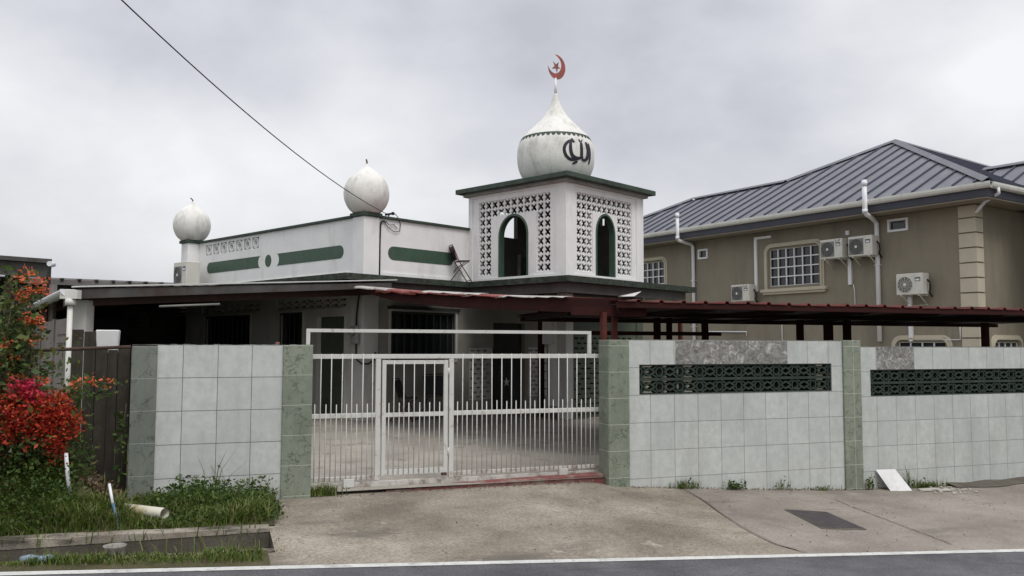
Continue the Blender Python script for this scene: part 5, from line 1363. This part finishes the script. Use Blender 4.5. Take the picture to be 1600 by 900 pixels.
for _ in range(760):
    u = rw.uniform(-3.0, -1.12) if rw.random() < .62 else rw.uniform(-.5, .62); v = rw.uniform(8.35, 9.25)
    hz_ = (.30 * sstep((v - 8.35) / .8) + .05) if u < -.9 else (.115 * sstep((v - 8.5) / .6) * (1.0 if u > -.3 else .5) + .03)
    leafclump(wb_, (u, v, z_verge(u, v) + hz_ * .55), 24, (.07, .07, hz_ * .4 + .01), rw.choice((.028, .036, .048)), rw)
single('weeds', wb_, m_weed, ST, 'low leafy weeds massed on the mound and against the tiled wall', 'weeds', kind='stuff')
lm = MB(); rl = random.Random(9)
for _ in range(900):
    u = rl.gauss(-.98, .12); v = rl.uniform(8.95, 9.55)
    leafclump(lm, (u, v, z_verge(u, v) + .02), 1, (.01, .01, .01), .05, rl)
single('leaf_litter', lm, m_litter, ST, 'dry brown leaf litter at the foot of the dark boards', 'litter', kind='stuff')
def weed(u, v, z, name, lab, n_bl, h, n_lf, seed, spread=.05, grp=None):
    r = random.Random(seed); t = thing('weed', lab, 'weed', ST, (u, v, z), grp)
    mb = MB(); blades(mb, n_bl, lambda q: (u + q.gauss(0, spread), v + q.uniform(-.03, .01)), lambda a, b, q: h * q.uniform(.35, 1), r, .9, .0035, lambda a, b: z)
    part('blades', mb, m_grass, t)
    if n_lf:
        mb = MB(); leafclump(mb, (u, v - .03, z + h * .35), n_lf, (spread, .03, h * .2), .045, r); part('leaves', mb, m_weed, t)
weed(.10, 9.28, .0, 'weed', 'tall thin grass tuft against the middle of the left tiled wall', 26, .52, 10, 1, .07)
weed(.48, 9.25, .0, 'weed', 'leafy weed against the left tiled wall near the gate column', 8, .34, 90, 2, .09)
weed(5.66, 9.33, -.17, 'weed', 'sparse grass tuft at the wall foot, first right of the gate column', 120, .13, 14, 3, .11)
weed(6.35, 9.32, -.215, 'weed', 'bright leafy weed at the wall foot under the bare cement patch', 30, .12, 110, 4, .08)
weed(7.08, 9.33, -.26, 'weed', 'thin twiggy weed at the wall foot with a dark mark above it', 24, .20, 12, 5, .05)
weed(8.50, 9.32, -.345, 'weed', 'dry dark weed beside the tall green column', 16, .24, 40, 6, .04)
weed(9.42, 9.30, -.36, 'weed', 'low grass clump right of the leaning white tile', 260, .16, 20, 7, .16)
weed(9.13, 9.32, -.36, 'weed', 'tall thin stalks directly beside the leaning white tile', 14, .34, 4, 8, .04)
weed(7.72, 9.33, -.31, 'weed', 'small grass tuft at the wall foot left of the tall green column', 60, .08, 4, 9, .12)
# creeper on the left column edge
t = thing('creeper', 'small creeper climbing the left edge of the grey green column', 'plant', ST, (-.78, 9.5, .2))
part('stem', MB().tube([(-.79, 9.40, .2), (-.80, 9.40, .5), (-.785, 9.40, .8), (-.77, 9.40, 1.0)], .005, 5), m_bark, t)
mb = MB(); r = random.Random(4)
for k in range(26): leafclump(mb, (-.80 + r.uniform(-.03, .02), 9.38, .25 + k * .027), 2, (.015, .01, .01), .07, r, -.5)
part('leaves', mb, m_weed, t)

# ------------------------------------------------------------------ litter and street things
pi_ = MB(); a = Vector((-.72, 8.80, .06)); b = Vector((-.34, 8.42, .06))
pi_.tube([a, b], .052, 16, False); pi_.tube([a + Vector((.004, -.004, 0)), b - Vector((.004, -.004, 0))], .045, 16, False)
single('pipe_offcut', pi_, m_pipe_y, ST, 'short thick yellowed white pipe lying in the grass', 'pipe', (-.5, 8.6, .0))
bp = thing('thin_pipe', 'thin pipe, blue below and white above, stuck in the verge', 'pipe', ST, (-.70, 8.25, 0))
part('lower_length', MB().tube([(-.70, 8.26, -.02), (-.775, 8.45, .17)], .014, 8), m_blue, bp); part('upper_length', MB().tube([(-.776, 8.452, .172), (-.82, 8.56, .33)], .013, 8), m_pvc, bp)
single('white_stick', MB().tube([(-1.165, 8.75, .22), (-1.19, 8.76, .40), (-1.21, 8.77, .60)], [.020, .019, .017], 8), m_pvc, ST, 'white painted stake standing at the edge of the flowering bush', 'stake', (-1.2, 8.75, .2))
bk = MB(); n = 20
for (r0, r1) in ((.075, .095),):
    pass
bk.lathe(-.66, 7.47, [(.060, -.12), (.066, -.06), (.082, -.0), (.088, .012), (.076, .012), (.066, -.02), (.02, -.03)], 20)
single('broken_pot', bk, m_pot, ST, 'small broken white pot on the drain lip', 'pot', (-.66, 7.47, -.1))
bt = MB(); bt.tube([(-1.30, 7.40, -.03), (-1.24, 7.38, -.028), (-1.16, 7.36, -.03), (-1.10, 7.35, -.028), (-1.07, 7.34, -.028)], [.026, .036, .024, .034, .014], 10)
single('plastic_bottle', bt, m_bottle, ST, 'crushed pale blue plastic bottle by the road line', 'bottle', (-1.2, 7.37, -.05))
tp = MB(); zt_ = -.362
tp.hexa([(8.74, 9.19, zt_), (9.045, 9.12, zt_), (9.05, 9.132, zt_ + .004), (8.745, 9.202, zt_ + .004)], [(8.64, 9.345, -.095), (8.935, 9.30, -.095), (8.94, 9.312, -.09), (8.645, 9.357, -.09)])
single('loose_tile', tp, m_bplastic, ST, 'loose white tile leaning against the foot of the wall', 'tile', (8.85, 9.2, -.37), bev=.002)
rs = random.Random(12); rb_ = MB()
for _ in range(55):
    u = rs.gauss(9.60, .20); v = rs.gauss(8.98, .12); z = z_pave(u, v); s2 = rs.uniform(.008, .03); a = rs.uniform(0, PI); c, q = math.cos(a) * s2, math.sin(a) * s2
    if v > 9.3: continue
    rb_.hexa([(u - c, v - q, z), (u + q, v - c, z), (u + c, v + q, z), (u - q, v + c, z)], [(u - c, v - q, z + .008), (u + q, v - c, z + .012), (u + c, v + q, z + .01), (u - q, v + c, z + .006)])
for (u, v, l, w) in ((9.32, 9.12, .17, .05), (9.50, 9.02, .12, .04), (9.22, 9.06, .08, .03)):
    z = z_pave(u, v) + .002; rb_.hexa([(u - l, v - w, z), (u + l, v - w * 1.2, z), (u + l * .9, v + w, z), (u - l * .8, v + w, z)], [(u - l, v - w, z + .012), (u + l, v - w * 1.2, z + .012), (u + l * .9, v + w, z + .014), (u - l * .8, v + w, z + .012)])
single('tile_rubble', rb_, m_chip, ST, 'scattered white tile chips on the pavement by the wall', 'rubble', kind='stuff')
ds = MB(); rows = []
for u in frange(9.9, 14.5, 40): rows.append([(u, 9.14 + .05 * math.sin(u * 2.2) + .03 * math.sin(u * 7), z_pave(u, 9.12) + .003), (u, 9.2, z_pave(u, 9.2) + .012), (u, 9.369, z_pave(u, 9.36) + .03 + .008 * math.sin(u * 9))])
ds.sheet(rows); single('soil_strip', ds, m_channel, ST, 'dark damp soil along the foot of the far wall panel', 'soil', kind='structure')
pbm = MB(); rp_ = random.Random(21)
for _ in range(190):
    u = rp_.uniform(.7, 11.5); ve = v_edge(u); v = ve + (9.3 - ve) * (rp_.random() ** (.6 if rp_.random() < .5 else 2.2)); s2 = rp_.uniform(.004, .010)
    z = z_pave(u, v) + .004; a = rp_.uniform(0, PI); c, q2 = math.cos(a) * s2, math.sin(a) * s2
    pbm.hexa([(u - c, v - q2, z - .01), (u + q2, v - c, z - .01), (u + c, v + q2, z - .01), (u - q2, v + c, z - .01)], [(u - c * .7, v - q2 * .7, z + s2 * .5), (u + q2 * .7, v - c * .7, z + s2 * .6), (u + c * .7, v + q2 * .7, z + s2 * .5), (u - q2 * .7, v + c * .7, z + s2 * .7)])
single('pebbles', pbm, m_kerb, ST, 'small stones and grit scattered over the concrete', 'pebbles', kind='stuff')
crm = MB(); rc = random.Random(31)
for _ in range(1500):
    u = rc.uniform(4.9, 12.5); v = 9.362 - abs(rc.gauss(0, .022)) - .02 * max(0, math.sin(u * 3)); 
    leafclump(crm, (u, v, z_pave(u, min(v, 9.36)) + .004), 1, (.004, .002, .004), .022, rc, 0)
for _ in range(260):
    u = rc.uniform(1.1, 4.4); leafclump(crm, (u, 9.42 - abs(rc.gauss(0, .05)), -.035), 1, (.004, .004, .003), .025, rc, 0)
for _ in range(260):
    v = rc.uniform(7.2, 9.2); leafclump(crm, (dleft(v) + abs(rc.gauss(0, .07)), v, z_pave(.7, v) + .008), 1, (.004, .004, .003), .014, rc, 0)
single('dirt_crumbs', crm, m_litter, ST, 'brown crumbs of dirt and dead leaves along the wall foot', 'litter', kind='stuff')
cf = MB(); q4 = [(6.06, 7.33), (6.52, 7.24), (6.67, 8.00), (6.24, 8.14)]; mx_, my_ = 6.37, 7.68
for a_, b_ in zip(q4, q4[1:] + q4[:1]):
    oa = (mx_ + (a_[0] - mx_) * 1.055, my_ + (a_[1] - my_) * 1.055); ob = (mx_ + (b_[0] - mx_) * 1.055, my_ + (b_[1] - my_) * 1.055)
    cf.hexa([(x, y, z_pave(x, y) - .02) for x, y in (a_, b_, ob, oa)], [(x, y, z_pave(x, y) + .005) for x, y in (a_, b_, ob, oa)])
o = single('cover_frame', cf, m_crack, ST, 'dirt-filled rim round the steel drain cover', 'frame', (6.35, 7.7, -.34)); solid_normals(o)
cv = MB(); q = [(6.06, 7.33), (6.52, 7.24), (6.67, 8.00), (6.24, 8.14)]
cv.hexa([(x, y, z_pave(x, y) - .02) for x, y in q], [(x, y, z_pave(x, y) + .0075) for x, y in q])
single('drain_cover', cv, m_cover, ST, 'dark rusty steel cover plate set in the pavement', 'cover', (6.35, 7.7, -.34))
jm = MB(); P = []
for k in range(40):
    v = 6.55 + (9.36 - 6.55) * k / 39; u = jt(v) + .010 * math.sin(v * 9) + rnd.uniform(-.006, .006); v = max(v, v_edge(u)); P.append((u, v))
jm.sheet([[(u - .004, v, z_pave(u, v) + .006), (u + .004, v, z_pave(u, v) + .006)] for u, v in P])
single('pavement_joint', jm, m_channel, ST, 'dark open joint between driveway and pavement concrete', 'joint', kind='structure')
crk = MB(); P = []
for k in range(46):
    f_ = k / 45; u = 7.42 - .44 * f_ ** .8 + rnd.uniform(-.012, .012); v = 8.75 - 2.2 * f_; P.append((u, v))
crk.sheet([[(u - w_, v, z_pave(u, v) + .002), (u + w_, v, z_pave(u, v) + .002)] for k, (u, v) in enumerate(P) for w_ in (.004 + .004 * abs(math.sin(k * .7)),)])
single('pavement_crack', crk, m_crack, ST, 'irregular dirty crack running across the far pavement', 'crack', kind='structure')

single('bottle_cap', MB().tube([(10.35, 8.28, z_pave(10.35, 8.28) + .004), (10.35, 8.28, z_pave(10.35, 8.28) + .03)], .035, 10), M('violet_plastic', (.05, .03, .28), .5), ST, 'tiny violet cap lying on the pavement far right', 'cap', (10.35, 8.28, -.4))

# ------------------------------------------------------------------ sky, sun, camera
w = bpy.data.worlds.new('World'); scene.world = w; w.use_nodes = True; t = w.node_tree
bgn = t.nodes['Background']
sky = N(t, 'ShaderNodeTexSky'); sky.sky_type = 'NISHITA'; sky.sun_disc = False
SUN_EL, SUN_AZ = R(58), R(-62)    # azimuth of the sun measured from +x
sky.sun_elevation = SUN_EL; sky.sun_rotation = PI / 2 - SUN_AZ
sky.air_density = 1.5; sky.dust_density = 3
STR = .1
v = mapping(t, 'Generated', (1, 1, 1.7), (2.35, .62, .2))
nz = N(t, 'ShaderNodeTexNoise'); nz.inputs['Scale'].default_value = 2.4; nz.inputs['Detail'].default_value = 8; nz.inputs['Roughness'].default_value = .5; nz.inputs['Distortion'].default_value = .1
t.links.new(v, nz.inputs['Vector'])
cl = ramp(t, nz.outputs['Fac'], [(.34, (4.5, 4.55, 4.95)), (.45, (5.6, 5.65, 6.05)), (.54, (6.5, 6.55, 6.8)), (.68, (7.9, 7.9, 8.1))])
# overcast sky: brighter towards the zenith
tc = N(t, 'ShaderNodeTexCoord'); sx = N(t, 'ShaderNodeSeparateXYZ'); t.links.new(tc.outputs['Generated'], sx.inputs[0])
zr = ramp(t, sx.outputs['Z'], [(0, .97), (.38, 1.0), (.75, 1.45)])
cl = mix(t, cl, zr, 1, 'MULTIPLY')
mx = mix(t, cl, sky.outputs['Color'], .10)
t.links.new(mx, bgn.inputs['Color']); bgn.inputs['Strength'].default_value = STR
sd = bpy.data.lights.new('sun', 'SUN'); sd.energy = 1.3; sd.angle = R(25); sd.color = (1, .97, .93)
so = bpy.data.objects.new('sun', sd); COL.objects.link(so)
dv = Vector((math.cos(SUN_EL) * math.cos(SUN_AZ), math.cos(SUN_EL) * math.sin(SUN_AZ), math.sin(SUN_EL)))
so.rotation_euler = dv.to_track_quat('Z', 'Y').to_euler(); so.location = dv * 60

cd = bpy.data.cameras.new('camera'); cam = bpy.data.objects.new('camera', cd); COL.objects.link(cam); scene.camera = cam
cd.sensor_fit = 'HORIZONTAL'; cd.sensor_width = 36; cd.lens = 36 * 1320.33 / 1600; cd.clip_end = 2000; cd.clip_start = .05
p_, r_ = .0674136501, -.00249993
Rx = Matrix.Rotation(p_, 4, 'X')
Ry = Matrix(((math.cos(r_), 0, math.sin(r_), 0), (0, 1, 0, 0), (-math.sin(r_), 0, math.cos(r_), 0), (0, 0, 0, 1)))
cam.matrix_world = Matrix.Translation((0, 0, 1.6)) @ Rx @ Ry @ Matrix.Rotation(PI / 2, 4, 'X')

scene.view_settings.view_transform = 'Standard'; scene.view_settings.look = 'None'
scene.view_settings.exposure = .33; scene.view_settings.gamma = 1
scene.render.engine = 'CYCLES'
scene.cycles.max_bounces = 6
